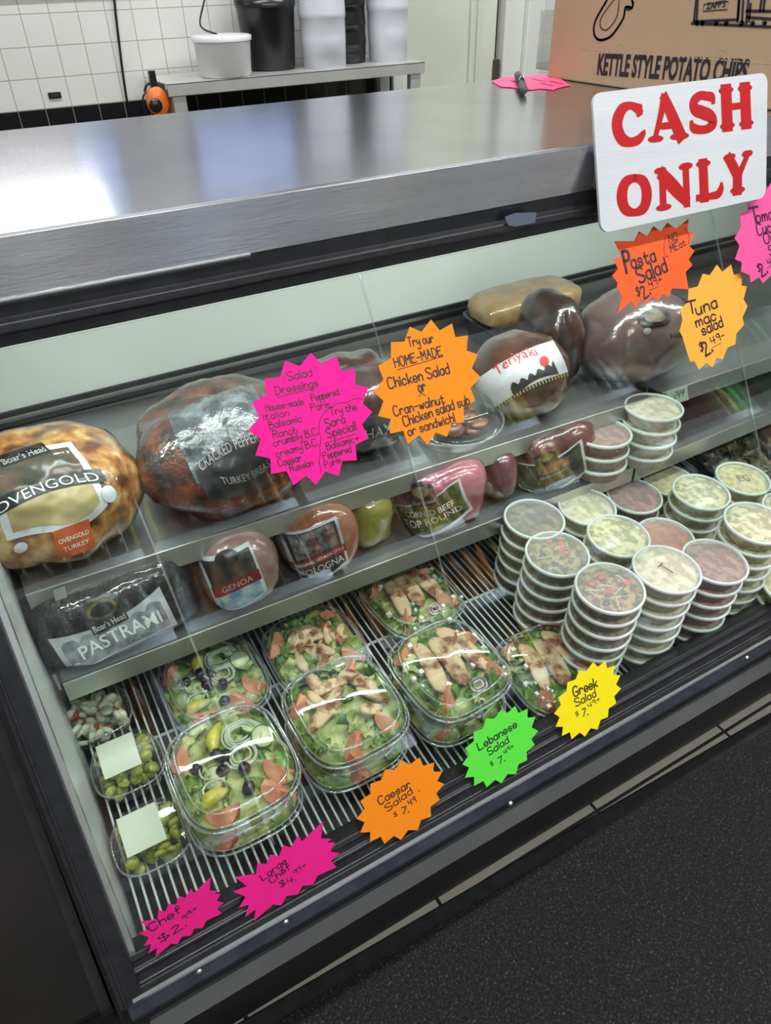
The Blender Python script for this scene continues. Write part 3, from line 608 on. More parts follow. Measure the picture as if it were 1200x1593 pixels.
# ================================================================== star shaped price cards taped to the glass
def star_mid(tips, k=.855):
    n = len(tips); cx = sum(p[0] for p in tips) / n; cy = sum(p[1] for p in tips) / n; o = []
    for i in range(n):
        a, b = tips[i], tips[(i + 1) % n]; o += [a, (cx + ((a[0] + b[0]) / 2 - cx) * k, cy + ((a[1] + b[1]) / 2 - cy) * k)]
    return o
def S(s): return [tuple(map(float, p.split(','))) for p in s.split()]
STARS = [
 ('bright pink star card listing salad dressings taped to the glass', (1.0, .005, .30), 6, (380, 540), star_mid(S('620,55 860,80 1040,205 1160,380 1195,605 1160,850 1050,1055 880,1200 670,1285 460,1290 250,1185 105,1010 40,775 75,520 190,295 380,130')),
  [('Salad', 410, 312, 635, 268, 80), ('Dressings', 300, 445, 690, 362, 78), ('House-made', 205, 600, 555, 535, 70), ('Italian', 185, 685, 420, 640, 70), ('Balsamic', 240, 765, 540, 692, 72), ('Ranch', 275, 850, 495, 800, 74),
   ('crumbly B.C.', 280, 930, 690, 815, 74), ('creamy B.C.', 305, 1030, 690, 915, 72), ('Caesar', 325, 1115, 540, 1060, 74), ('Russian', 435, 1165, 645, 1105, 70), ('Peppered', 635, 510, 885, 445, 72), ('Parm', 630, 600, 800, 560, 72),
   ('Try the', 810, 640, 1050, 585, 75), ('Sara', 765, 755, 945, 705, 85), ('Special!', 780, 850, 1050, 770, 85), ('Balsamic+', 775, 960, 1075, 875, 70), ('Peppered', 745, 1050, 1000, 978, 70), ('Parm', 760, 1130, 905, 1078, 66),
   ('.', 690, 270, 700, 268, 30), ('.', 712, 322, 722, 320, 30)],
  [S('305,470 660,380'), S('790,888 1045,808'), S('1100,490 1050,480 1000,495 940,520 880,520 830,550 770,590 720,650 700,720 695,790 715,850 705,930 710,1000 700,1060 715,1160')], INKP),
 ('orange star card for home-made chicken salad taped to the glass', (1.0, .27, .005), 7.059, (580, 490), star_mid(S('640,50 870,95 1045,225 1155,435 1180,680 1125,940 1000,1180 815,1340 600,1425 385,1415 190,1305 60,1110 10,845 60,560 200,300 405,130')),
  [('Try our', 395, 350, 670, 300, 100), ('HOME-MADE', 250, 578, 765, 442, 100), ('Chicken Salad', 180, 812, 845, 640, 115), ('or', 510, 850, 585, 828, 120), ('Cran-walnut', 240, 1112, 790, 968, 105), ('Chicken salad sub', 350, 1225, 1065, 975, 105), ('or sandwich!', 395, 1330, 905, 1168, 100)],
  [S('265,605 770,455'), S('505,895 540,858 560,880 580,882')], INK),
 ('orange-red star card for pasta salad taped under the cash sign', (1.0, .115, .02), 7.5, (940, 340), S('985,5 975,165 1055,165 995,325 1055,380 985,480 1030,545 950,625 985,825 790,815 755,920 685,875 625,965 560,905 485,1000 430,935 365,1040 320,955 155,1110 210,910 150,810 155,745 90,670 160,590 115,470 200,435 120,265 350,265 405,150 500,205 575,90 660,150 740,50 835,120'),
  [('P', 262, 640, 325, 625, 230), ('asta', 330, 585, 605, 495, 140), ('Salad', 412, 755, 740, 612, 150), ('$', 388, 905, 425, 893, 90), ('2.', 470, 940, 540, 885, 135), ('49+', 535, 808, 680, 738, 75), ('NO', 760, 275, 860, 240, 70), ('MEat', 785, 395, 955, 312, 70)],
  [S('525,840 630,795'), S('755,297 860,250'), S('755,322 865,265'), S('715,220 697,320 702,410 725,445 745,435'), S('930,110 978,180 990,250 975,320')], INK),
 ('yellow-orange star card for tuna mac salad taped to the glass', (1.0, .42, .05), 8.85, (1050, 400), S('580,105 655,205 775,100 810,245 925,215 920,395 995,400 945,580 1000,675 930,835 955,930 845,1055 835,1200 725,1245 660,1410 575,1385 520,1520 430,1455 335,1555 265,1430 215,1445 165,1300 105,1095 65,1020 105,870 75,720 180,620 190,435 315,405 385,230 480,250'),
  [('T', 180, 790, 310, 760, 150), ('una', 305, 800, 585, 690, 145), ('mac', 300, 968, 570, 862, 130), ('salad', 385, 1080, 665, 952, 130), ('$', 355, 1300, 400, 1285, 105), ('2.', 425, 1365, 520, 1300, 170), ('49-', 510, 1205, 690, 1112, 90)],
  [S('510,1252 640,1180')], INK),
 ('pink star card for tomato cucumber salad at the right edge of the glass', (.86, .09, .30), 8.85, (1130, 270), S('420,170 400,380 300,405 300,490 185,580 205,730 115,890 185,995 120,1180 215,1220 205,1350 320,1400 335,1500 455,1430 510,1510 620,1400 760,1480 850,1330 1000,1330 1020,1170 1180,1050 1080,900 1170,720 1040,600 1050,420 900,380 860,180 740,260 620,120 540,250'),
  [('T', 345, 690, 470, 660, 170), ('omato', 425, 680, 790, 590, 130), ('Cucumber', 435, 855, 950, 720, 125), ('Onion', 530, 970, 850, 880, 115), ('Salad', 600, 1130, 900, 1040, 105), ('$', 440, 1355, 480, 1340, 80), ('2.', 490, 1425, 570, 1370, 150), ('49+', 580, 1270, 730, 1190, 75)], [S('555,1305 700,1220')], INKP),
 ('magenta star card reading Large Chef at the bottom of the glass', (.85, .01, .24), 7.059, (360, 1270), S('1005,55 985,240 1100,245 1050,285 1140,285 1085,385 1185,405 1090,490 1155,555 945,650 895,750 780,760 730,855 610,870 545,975 460,965 250,1145 265,1020 150,1105 190,970 85,1000 155,880 20,825 170,765 40,665 270,630 285,510 385,525 425,420 525,435 570,315 650,340 735,210 775,275'),
  [('Large', 345, 705, 605, 505, 105), ('Chef', 440, 735, 655, 565, 105), ('$4.', 535, 775, 705, 705, 90), ('99+', 700, 640, 825, 540, 72)], [], INK),
 ('orange star card for Caesar salad at the bottom of the glass', (1.0, .27, .005), 8, (550, 1170), star_mid(S('825,65 1005,130 1105,240 1130,395 1075,590 965,800 800,970 590,1090 385,1140 205,1115 85,1000 40,830 85,610 210,395 395,215 605,100')),
  [('Caesar', 325, 655, 715, 425, 130), ('Salad', 420, 740, 735, 505, 120), ('$', 505, 805, 550, 785, 70), ('7.', 605, 775, 685, 750, 110), ('49', 695, 665, 780, 612, 95), ('+', 810, 500, 832, 490, 50)], [], INK),
 ('green star card for Lebanese salad at the bottom of the glass', (.12, .80, .06), 4.615, (715, 1020), star_mid(S('400,360 490,380 545,440 565,540 540,640 485,750 405,850 300,915 195,945 105,935 40,875 20,780 40,665 100,550 190,450 300,385')),
  [('Lebanese', 140, 680, 412, 510, 72), ('Salad', 212, 715, 355, 620, 66), ('$', 225, 792, 245, 780, 36), ('7.', 285, 778, 325, 755, 60), ('49+', 325, 708, 390, 655, 42)], [], INK),
 ('yellow star card for Greek salad at the bottom of the glass', (1.0, .82, .005), 4.615, (715, 1020), star_mid(S('1050,35 1115,70 1155,140 1160,235 1125,340 1065,440 990,530 900,580 805,600 735,575 690,510 680,415 710,300 775,190 860,105 960,45')),
  [('Greek', 822, 295, 990, 220, 78), ('Salad', 835, 365, 980, 290, 64), ('$', 835, 435, 856, 427, 36), ('7.', 882, 438, 920, 425, 60), ('49+', 930, 378, 1010, 320, 42)], [], INK),
]
big = STARS[5][4]
def mapst(p, s=5.6): return ((p[0] - 1155) * .80 / 7.059 + 345, (p[1] - 555) * .80 / 7.059 + 1421)
STARS.append(('small magenta star card in the bottom left corner of the glass', (.80, .01, .22), 1, (0, 0), [mapst(p) for p in big],
  [('Chef', 235, 1449, 283, 1417, 18), ('$2.', 250, 1466, 290, 1440, 16), ('99+', 287, 1432, 308, 1413, 12)], [], INK))
for k, (lab, colr, s, o, poly, lines, unders, ink) in enumerate(STARS):
    P = [(o[0] + x / s, o[1] + y / s) for x, y in poly]; up = k < 5
    cx = sum(p[0] for p in P) / len(P); cy = sum(p[1] for p in P) / len(P)
    off = (.0035 if k != 4 else .015) if up else .0125
    st = thing('price_card', lab, 'price sign', GLASS.hit(cx, cy, off))
    pl = Plane(GLASS.hit(cx, cy, off), GLASS.n, GLASS.u)
    mb = MB(); mb.prism([pl.uv(*p) for p in P], pl, 0, .0006)
    mk('card', loc(mb, st), mat('card_%s' % 'abcdefghij'[k], tuple(.76 * q for q in colr), rough=.7, spec=.25), st)
    mb = MB(); wt = .135 if up else .125
    if k in (5, 9): wt = .13
    for tx, x0, y0, x1, y1, h in lines:
        h *= .88 if k < 2 else (.82 if k < 5 else .76)
        write(mb, tx, (o[0] + x0 / s, o[1] + y0 / s), (o[0] + x1 / s, o[1] + y1 / s), h / s, pl, .0009, 1, wt * (1.12 if k < 2 else 1.25))
    for u in unders:
        q = smooth([(o[0] + x / s, o[1] + y / s) for x, y in u], 4); ribbon(mb, [pl.uv(*p) for p in q], .0011, lambda z: pl.w(z, .0009))
    mk('lettering', loc(mb, st), ink, st)
# tape bits
RL = Plane((0, .8645, 1.11), (0, -1, .05), (1, 0, 0))
mb = MB(); mb.prism([RL.uv(*p) for p in ((784, 337), (800, 331), (833, 330), (831, 346), (800, 352), (789, 350))], RL, .002, .003)
base(mk('tape_strip', mb, mat('grey_tape', (.10, .11, .15), rough=.3)), 'torn strip of dark grey tape stuck on the black rail left of the cash sign', 'tape')
q = Plane((0, .8705, .70), (0, -1, 0), (1, 0, 0))
mb = MB(); mb.prism([q.uv(*p) for p in ((1036, 611), (1068, 600), (1070, 621), (1037, 632))], q, .0015, .003)
pt_ = base(mk('price_tag', mb, mat('pale_green_tag', (.42, .55, .45), rough=.35)), 'small pale green price tag on the upper shelf edge at right', 'price tag')
mb = MB(); write(mb, '249', (1046, 620), (1060, 616), 9, q, .0036); mk('lettering', mb, INK, pt_)
q = Plane((0, .867, .74), (0, -1, 0), (1, 0, 0))
mb = MB(); mb.prism([q.uv(*p) for p in ((82, 916), (100, 910), (110, 950), (92, 957))], q, .0035, .0045)
base(mk('tape_strip', mb, mat('clear_tape', (.42, .43, .40), rough=.3, clear=.4)), 'yellowed clear tape on the left end of the upper shelf edge', 'tape')
# ================================================================== wrapped meats and cold cuts
class Meat:
    def __init__(s, name, label, cat, c, rad, m, p=(2.3, 2.3), axis='z', lump=.05, lf=2.2, seed=0, rz=0, wrap=True, tilt=0, skin='meat'):
        s.c = np.array(c, float); s.rad = rad; s.p = p; s.axis = axis; s.lump = lump; s.lf = lf; s.seed = seed
        s.M = np.array(Euler((tilt, 0, rz)).to_matrix()); s.t = thing(name, label, cat, c)
        s.mesh(skin, m, 1.0)
        if wrap: s.mesh('wrapper', WRAP, 1.010)
    def r(s, d):
        d = s.M.T @ d; x, y, z = abs(d[0] / s.rad[0]), abs(d[1] / s.rad[1]), abs(d[2] / s.rad[2])
        if s.axis == 'y': y, z = z, y
        if s.axis == 'x': x, z = z, x
        h = (x ** s.p[0] + y ** s.p[0]) ** (s.p[1] / s.p[0]) + z ** s.p[1]
        v = Vector((d[0] * s.lf + s.seed * 7.3, d[1] * s.lf, d[2] * s.lf)); 
        return h ** (-1 / s.p[1]) * (1 + s.lump * mnoise.noise(v) * 1.6 + s.lump * .3 * mnoise.noise(v * 3.7))
    def mesh(s, name, m, k, nu=44, nv=28):
        mb = MB(); vs = []
        for j in range(nv + 1):
            th = pi * j / nv
            for i in range(nu):
                a = 2 * pi * i / nu; d = np.array([math.sin(th) * math.cos(a), math.sin(th) * math.sin(a), math.cos(th)])
                p = d * s.r(d) * k; p[2] = max(p[2], -s.rad[2] * .93); vs.append(p)
        mb.add(vs, [(j * nu + i, j * nu + (i + 1) % nu, (j + 1) * nu + (i + 1) % nu, (j + 1) * nu + i) for j in range(nv) for i in range(nu)])
        return mk(name, mb, m, s.t, True)
    def g(s, p):
        l = np.linalg.norm(p); return l / s.r(p / l) - 1
    def cast(s, o, d, n=30, L=.3):
        a = None; st = L / n
        for i in range(n):
            if s.g(o + d * st * i) < 0: a = st * (i - 1); b = st * i; break
        if a is None: return None
        for _ in range(9):
            m = (a + b) / 2
            if s.g(o + d * m) < 0: b = m
            else: a = m
        return o + d * b
    def frame(s, px, py, rot=0, up=.5):
        d = ray(px, py); d = d / np.linalg.norm(d); L = np.linalg.norm(s.c - CAM)
        h = s.cast(CAM + d * (L - .2) - s.c, d, 60, .4)
        if h is None: h = -d * s.r(-d)
        e = 1e-3; n = np.array([s.g(h + np.eye(3)[i] * e) - s.g(h) for i in range(3)]); n /= np.linalg.norm(n)
        n = n * up + -d * (1 - up); n /= np.linalg.norm(n)
        u = np.array([1., 0, 0]); u -= n * (u @ n); u /= np.linalg.norm(u); v = np.cross(n, u)
        s.h, s.n = h, n; s.u = u * math.cos(rot) + v * math.sin(rot); s.v = np.cross(n, s.u)
    def on(s, a, b, off):
        q = s.h + s.u * a + s.v * b; r = s.cast(q + s.n * .06, -s.n, 24, .2)
        if r is None: e = q / np.linalg.norm(q); return e * (s.r(e) + off)
        return r + s.n * off
    def patch(s, name, x0, x1, y0, y1, off, m, top=None, bot=None, nx=24, ny=18, mb=None):
        mb = mb or MB(); vs = []
        for j in range(ny + 1):
            for i in range(nx + 1):
                a = i / nx; x = x0 + (x1 - x0) * a; lo = y0 + (bot(a) if bot else 0); hi = y1 + (top(a) if top else 0)
                vs.append(s.on(x, lo + (hi - lo) * j / ny, off))
        w = nx + 1
        mb.add(vs, [(j * w + i, j * w + i + 1, (j + 1) * w + i + 1, (j + 1) * w + i) for j in range(ny) for i in range(nx)])
        return mk(name, mb, m, s.t, True)
    def text(s, tx, x, y, w, h, off, m, arc=0, bold=.004, par=None, name='lettering'):
        v, f = ftext(tx, bold); mb = MB()
        mb.add([s.on(x + p[0] * w, y + p[1] * h + arc * (1 - 4 * p[0] ** 2), off) for p in v], f)
        return mk(name, mb, m, s.t)
    def oval(s, name, x, y, a, b, off, m, n=20):
        mb = MB(); vs = [s.on(x, y, off)]
        for q in (.5, 1): vs += [s.on(x + a * q * math.cos(2 * pi * k / n), y + b * q * math.sin(2 * pi * k / n), off) for k in range(n)]
        f = [(0, 1 + k, 1 + (k + 1) % n) for k in range(n)] + [(1 + k, 1 + n + k, 1 + n + (k + 1) % n, 1 + (k + 1) % n) for k in range(n)]
        mb.add(vs, f); return mk(name, mb, m, s.t, True)
LW = mat('label_white', (.52, .53, .55), rough=.3); LD = mat('label_dark', (.022, .022, .022), (.05, .05, .045), 30, .3)
LK = mat('label_black', (.006, .006, .006), rough=.3); LG = mat('label_grey', (.16, .17, .18), (.32, .34, .36), 45, .3)
LGO = mat('label_gold', (.34, .27, .11), (.40, .33, .16), 30, .35); LO = mat('label_orange', (.48, .10, .025), rough=.4)
LGOLD = mat('label_gilt', (.20, .15, .06), (.08, .06, .03), 90, .4); INKG = mat('grey_ink', (.34, .34, .34), rough=.5)
LRED = mat('label_red', (.16, .01, .02), rough=.35); INKR = mat('red_ink', (.5, .03, .04), rough=.5); LGRN = mat('label_green', (.03, .05, .02), (.20, .20, .03), 22, .35)
TURK = mat('golden_turkey', (.10, .025, .006), (.40, .18, .045), 34, .42, coat=.5, bump=.5, bscale=60, ramp=(.36, .52), detail=10, c3=(.58, .40, .18))
PEPT = mat('peppered_turkey', (.012, .005, .004), (.17, .040, .012), 26, .40, coat=.6, bump=.8, bscale=110, ramp=(.40, .60), detail=10, c3=(.26, .07, .025))
DKM = mat('dark_ham', (.025, .010, .008), (.07, .025, .018), 15, .3, coat=.6, bump=.4, bscale=50)
PAST = mat('pastrami_crust', (.004, .0035, .0035), (.018, .013, .011), 60, .6, coat=.25, bump=.9, bscale=170, detail=6)
SALM = mat('salami', (.24, .13, .12), (.36, .23, .21), 30, .3, coat=.6, ramp=(.3, .7)); BOLM = mat('bologna', (.28, .10, .045), (.36, .15, .075), 8, .25, coat=.8)
CORN = mat('corned_beef', (.28, .03, .08), (.48, .15, .20), 9, .3, coat=.8, bump=.3, bscale=40, ramp=(.35, .6)); ROAST = mat('roast_beef', (.07, .018, .02), (.16, .045, .045), 10, .3, coat=.8, bump=.3)
HAM = mat('ham_pink_grey', (.13, .085, .085), (.19, .13, .125), 6, .3, coat=.7, bump=.2, bscale=30)
TERI = mat('teriyaki_glaze', (.05, .018, .010), (.13, .05, .025), 14, .3, coat=.8, bump=.4, bscale=40)
GREENB = mat('yellow_green_pack', (.22, .23, .03), (.36, .34, .07), 12, .3, coat=.6)
TANB = mat('tan_wrap', (.34, .21, .09), (.48, .33, .17), 22, .45, coat=.4, bump=.3, bscale=60)
cz1 = lambda x: .7485 - (x + .08) * .0263
# golden turkey
m = Meat('turkey_breast', 'large golden oven-roasted turkey breast at the left end of the upper shelf', 'meat', (-.008, .982, cz1(0) + .078), (.122, .115, .084), TURK, (2.2, 2.4), lump=.06, seed=1)
m.frame(76, 768, math.radians(3), .8)
m.patch('label_border', -.062, .062, -.040, .058, .0022, LW, top=lambda a: .010 * (1 - abs(2 * a - 1)) , bot=lambda a: -.012 * math.sin(pi * a) + .005 * math.sin(2 * pi * a))
m.patch('label_picture', -.053, .053, .010, .052, .0028, mat('dim_picture', (.03, .035, .02), (.09, .05, .03), 30, .25), top=lambda a: .008 * (1 - abs(2 * a - 1)))
m.patch('label_panel', -.053, .053, -.033, .010, .0028, LGO, bot=lambda a: -.010 * math.sin(pi * a) + .005 * math.sin(2 * pi * a))
m.patch('label_banner', -.075, .072, -.010, .010, .0034, LK, top=lambda a: .012 * math.sin(pi * a), bot=lambda a: .012 * math.sin(pi * a))
m.text('OVENGOLD', 0, -.006, .128, .0125, .0042, INKW, arc=.011, bold=-.005)
m.patch('top_tab', -.030, .030, .052, .070, .0034, LK); m.text("Boar's Head", 0, .055, .052, .009, .0042, INKG)
m.patch('name_label', -.014, .034, -.088, -.048, .0024, LO, nx=8, ny=7)
m.text('OVENGOLD', .010, -.067, .040, .006, .0034, INKW); m.text('TURKEY', .010, -.079, .034, .006, .0034, INKW)
m.oval('heart_badge', .068, -.026, .010, .012, .0036, LW); m.oval('seal', -.050, -.054, .008, .007, .0030, LW)
# peppered turkey
m = Meat('peppered_turkey', 'dark peppered turkey breast with crinkled clear label between golden turkey and pink star card', 'meat', (.262, .985, cz1(.25) + .076), (.142, .114, .086), PEPT, (2.8, 2.6), lump=.11, lf=1.8, seed=4)
m.frame(345, 690, math.radians(6))
m.patch('label_film', -.055, .080, -.040, .075, .0024, mat('film_label', (.05, .055, .06), (.22, .26, .28), 34, .15, coat=1, bump=.8, bscale=70, ramp=(.45, .75)))
m.patch('label_banner', -.050, .085, -.066, -.016, .0030, LD, top=lambda a: .014 * math.sin(pi * a), bot=lambda a: -.016 * math.sin(pi * a))
m.text('CRACKED PEPPER MILL', .018, -.026, .120, .015, .0040, INKG, arc=.010); m.text('TURKEY BREAST', .018, -.054, .080, .011, .0040, INKG, arc=-.010)
# dark ham behind star
m = Meat('smoked_ham', 'dark smoked ham half hidden behind the two upper star cards', 'meat', (.500, 1.02, cz1(.5) + .074), (.100, .10, .078), DKM, (2.4, 2.4), lump=.08, seed=9)
m.frame(590, 670); m.patch('label', -.04, .04, -.03, .03, .002, LD); m.text('HAM', 0, -.01, .05, .018, .0028, INKG)
# teriyaki
m = Meat('teriyaki_roast', 'round glazed roast with white printed band label right of the orange star card', 'meat', (.838, .975, cz1(.85) + .068), (.090, .090, .078), TERI, (2.2, 2.2), lump=.03, seed=3)
m.frame(818, 592, math.radians(14))
m.patch('label_band', -.082, .080, -.028, .036, .0022, LW, top=lambda a: .012 * math.sin(pi * a), bot=lambda a: .016 * math.sin(pi * a))
m.patch('label_skyline', -.03, .06, -.020, -.002, .0028, LD, top=lambda a: .010 * abs(math.sin(a * 17)), bot=lambda a: .012 * math.sin(pi * a))
m.oval('red_sun', .045, .014, .009, .009, .0032, INKR); m.text('Teriyaki', 0, .022, .082, .022, .0032, INKR, arc=.01)
mb = MB()
for k in range(26):
    a = -.08 + .16 * k / 26; q = .016 * math.sin(pi * (k + .5) / 26)
    mb.add([m.on(a, -.034 + q, .003), m.on(a + .003, -.034 + q, .003), m.on(a + .003, -.028 + q, .003), m.on(a, -.028 + q, .003)], [(0, 1, 2, 3)])
mk('label_stitching', mb, LGO, m.t)
# ham
m = Meat('boiled_ham', 'large pinkish grey boiled ham with black oval label under the orange-red star card', 'meat', (1.135, .985, .716 + .083), (.125, .100, .090), HAM, (2.6, 2.4), lump=.05, seed=6)
m.frame(1020, 494, math.radians(-6)); m.oval('label', 0, 0, .036, .020, .0022, LK); m.oval('label_picture', 0, 0, .022, .011, .0028, LGOLD)
m.text('HAM', .035, -.045, .030, .010, .0022, LK); m.oval('seal', -.026, -.022, .008, .006, .0022, LG)
# dark wedge and black pan with tan loaf
m = Meat('roast_wedge', 'dark wrapped roast standing between the banded round roast and the ham', 'meat', (.978, 1.06, .718 + .085), (.045, .08, .092), DKM, (2.6, 2.6), lump=.05, seed=12, tilt=-.1)
t = thing('black_pan', 'black rectangular pan at the back of the upper shelf', 'pan', (1.06, 1.24, .7155), (0, 0, 0))
mb = MB(); mb.lathe([(0, .001), (.88, .001), (.9, .004), (1, .055), (1.03, .057), (1.03, .060), (.97, .060), (.87, .010), (0, .010)], 40, sx=.125, sy=.09, e=6); mk('pan', mb, BLACK, t, True)
m = Meat('cheese_loaf', 'tan wrapped loaf lying on the black pan at the back of the upper shelf', 'meat', (1.06, 1.24,   .7755 + .029), (.135, .06, .030), TANB, (6, 5), axis='x', lump=.01, seed=2)
m.frame(830, 478); m.oval('seal', -.02, .0, .010, .010, .002, LGOLD)
# clear domed tray behind the orange star
t = thing('round_tray', 'clear round tray with sliced meat just below the orange home-made star card', 'tray', (.668, .955, cz1(.65) + .001), (0, 0, .1))
PT = PETR
mb = MB(); mb.lathe([(0, 0), (.075, 0), (.088, .022), (.094, .024), (.094, .027)], 36); mk('base', mb, PET, t, True)
mb = MB(); mb.lathe([(.094, .027), (.086, .03), (.075, .055), (.06, .062), (0, .063)], 36); mk('lid', mb, PET, t, True)
mb = MB(); mb.tube([(.095 * math.cos(a), .095 * math.sin(a), .026) for a in np.linspace(0, 2 * pi, 40, False)], .0018, 6, True); mk('rim', mb, PETR, t, True)
mb = MB()
for k in range(26):
    a = random.uniform(0, 2 * pi); r = .055 * math.sqrt(random.random()); q = Meat.r
    mb.lathe([(0, -.004), (.018, -.004), (.02, 0), (.018, .004), (0, .004)], 10, (r * math.cos(a), r * math.sin(a), .01 + random.uniform(0, .035)), 1, .7)
mk('sliced_meat', mb, mat('sliced_meat', (.10, .03, .02), (.28, .12, .07), 30, .35, coat=.4), t, True)
# ---- lower shelf
m = Meat('pastrami', 'black-crusted pastrami with skyline label at the left end of the lower shelf', 'meat', (.020, .930, .604 + .062), (.124, .094, .066), PAST, (3.6, 5), lump=.05, seed=5)
m.frame(180, 985, math.radians(7))
m.patch('label', -.080, .082, -.034, .022, .0022, LW, top=lambda a: .016 * (2 * a - 1) ** 2, bot=lambda a: .004 * math.sin(pi * a))
m.patch('label_skyline', -.072, .074, -.028, .008, .0028, LG, top=lambda a: .008 * math.floor(3 * abs(math.sin(a * 19))) / 2 + .008 * (2 * a - 1) ** 2)
m.text('PASTRAMI', .006, -.016, .120, .022, .0036, INKW, arc=.003, bold=.008); m.text('TOP ROUND', .012, -.027, .100, .009, .0036, INKG, bold=.008)
m.patch('emblem', -.026, .026, .012, .058, .0036, LD, top=lambda a: .010 * math.sin(pi * a)); m.oval('emblem_oval', 0, .045, .021, .014, .0042, LGOLD); m.oval('emblem_face', 0, .045, .016, .010, .0046, LD)
m.text("Boar's Head", 0, .016, .046, .011, .0044, INKW)
m = Meat('brown_roast', 'small brown wrapped roast between the pastrami and the salami', 'meat', (.142, 1.02, .603 + .058), (.030, .10, .062), ROAST, (2.4, 2.4), axis='y', lump=.06, seed=8, rz=.25)
m = Meat('genoa_salami', 'pale salami log with blue and red label left of the bologna on the lower shelf', 'meat', (.215, .950, .602 + .063), (.063, .118, .067), SALM, (2.4, 6), axis='y', lump=.02, seed=7)
m.frame(368, 905, math.radians(6))
m.patch('label', -.040, .040, -.040, .052, .0022, LW, bot=lambda a: -.012 * math.sin(pi * a)); m.patch('label_picture', -.036, .036, .004, .046, .0028, LD)
m.patch('label_band', -.038, .038, -.014, .006, .0032, LRED); m.text('GENOA', 0, -.009, .05, .010, .0040, INKG)
m.patch('label_scene', -.034, .034, -.040, -.014, .0028, mat('blue_scene', (.10, .22, .34), (.34, .42, .42), 40, .3), bot=lambda a: -.008 * math.sin(pi * a)); m.oval('emblem', 0, .044, .018, .012, .0036, LK)
m = Meat('bologna', 'reddish brown bologna log with black shield label in the middle of the lower shelf', 'meat', (.358, .950, .600 + .063), (.066, .115, .067), BOLM, (2.4, 6), axis='y', lump=.015, seed=11)
m.frame(497, 866, math.radians(6))
m.patch('label', -.046, .046, -.034, .056, .0022, LW, bot=lambda a: -.016 * (1 - abs(2 * a - 1))); m.patch('label_picture', -.041, .041, -.030, .052, .0028, LD, bot=lambda a: -.014 * (1 - abs(2 * a - 1)))
m.patch('label_street', -.036, .036, .008, .05, .0032, mat('engraving', (.04, .04, .04), (.20, .20, .19), 70, .4, stretch=(1, .3, 1)))
m.patch('label_band', -.047, .047, -.010, .004, .0034, mat('dull_red', (.22, .03, .02), rough=.4)); m.text('ORIGINAL GERMAN STYLE', 0, -.006, .086, .006, .0042, INKW); m.text('BOLOGNA', 0, -.027, .076, .013, .0042, INKW, bold=-.005); m.oval('seal', -.03, -.048, .005, .005, .003, LW)
m = Meat('banana_peppers', 'yellow-green wrapped pack right of the bologna on the lower shelf', 'package', (.462, .960, .597 + .058), (.046, .10, .062), GREENB, (3, 4), lump=.06, seed=14)
m = Meat('cheese_wedge', 'small tan wrapped piece between the yellow-green pack and the corned beef', 'package', (.522, .99, .596 + .045), (.022, .07, .048), TANB, (3, 3), lump=.04, seed=15)
m = Meat('corned_beef', 'bright pink wrapped corned beef with green and white label on the lower shelf', 'meat', (.608, .930, .596 + .060), (.080, .094, .064), CORN, (3.6, 5), lump=.06, seed=16)
m.frame(668, 800, math.radians(10))
m.patch('label', -.068, .068, -.034, .030, .0022, LW, top=lambda a: .012 * (2 * a - 1), bot=lambda a: -.012 * math.sin(pi * a)); m.patch('label_panel', -.063, .063, -.029, .026, .0028, LGRN, top=lambda a: .012 * (2 * a - 1), bot=lambda a: -.010 * math.sin(pi * a))
m.text('CORNED BEEF', 0, -.002, .092, .012, .0036, INKW, bold=.008); m.text('TOP ROUND', 0, -.021, .108, .014, .0036, INKW, bold=.008)
m.patch('emblem', -.024, .024, .020, .052, .0036, LK, top=lambda a: .012 * math.sin(pi * a)); m.oval('emblem_oval', 0, .047, .015, .010, .0042, LGOLD); m.text("Boar's Head", 0, .024, .042, .009, .0042, INKG)
m = Meat('wrapped_round', 'dark purple-red wrapped meat between corned beef and framed-label roast', 'meat', (.733, .945, .596 + .058), (.042, .10, .062), mat('purple_meat', (.10, .02, .05), (.20, .06, .09), 12, .3, coat=.8), (2.4, 2.6), lump=.05, seed=17)
m.frame(757, 758); m.oval('sticker', .002, .0, .014, .014, .002, mat('grey_sticker', (.30, .28, .29), rough=.4))
m = Meat('roast_beef', 'dark red roast beef with white-framed black label at the right of the lower shelf', 'meat', (.868, .930, .594 + .060), (.090, .092, .064), ROAST, (3.6, 5), lump=.05, seed=18)
m.frame(855, 738, math.radians(10))
m.patch('label', -.076, .076, -.036, .032, .0022, LW, top=lambda a: .010 * abs(2 * a - 1), bot=lambda a: -.010 * math.sin(pi * a)); m.patch('label_panel', -.070, .070, -.031, .028, .0028, LD, top=lambda a: .010 * abs(2 * a - 1), bot=lambda a: -.009 * math.sin(pi * a))
m.patch('label_picture', -.02, .05, .004, .026, .0034, mat('food_print', (.05, .05, .03), (.36, .13, .07), 60, .4)); m.text('SEASONED', .006, -.006, .05, .006, .0036, INKG); m.text('FILET', .006, -.019, .06, .011, .0036, mat('brown_ink', (.14, .06, .02), rough=.5), bold=.008); m.text('OF ROAST BEEF', .006, -.030, .072, .006, .0036, INKG)
m.patch('emblem', -.022, .022, .028, .050, .0036, LK); m.oval('emblem_oval', 0, .044, .014, .008, .0042, LGOLD); m.oval('seal', .056, -.040, .006, .005, .003, LW)
m = Meat('red_pack', 'red wrapped meat pack at the far right of the lower shelf', 'package', (1.50, 1.02, .601 + .032), (.12, .08, .034), mat('red_meat', (.26, .03, .03), (.10, .03, .03), 18, .35, coat=.7), (3, 3), lump=.06, seed=19)
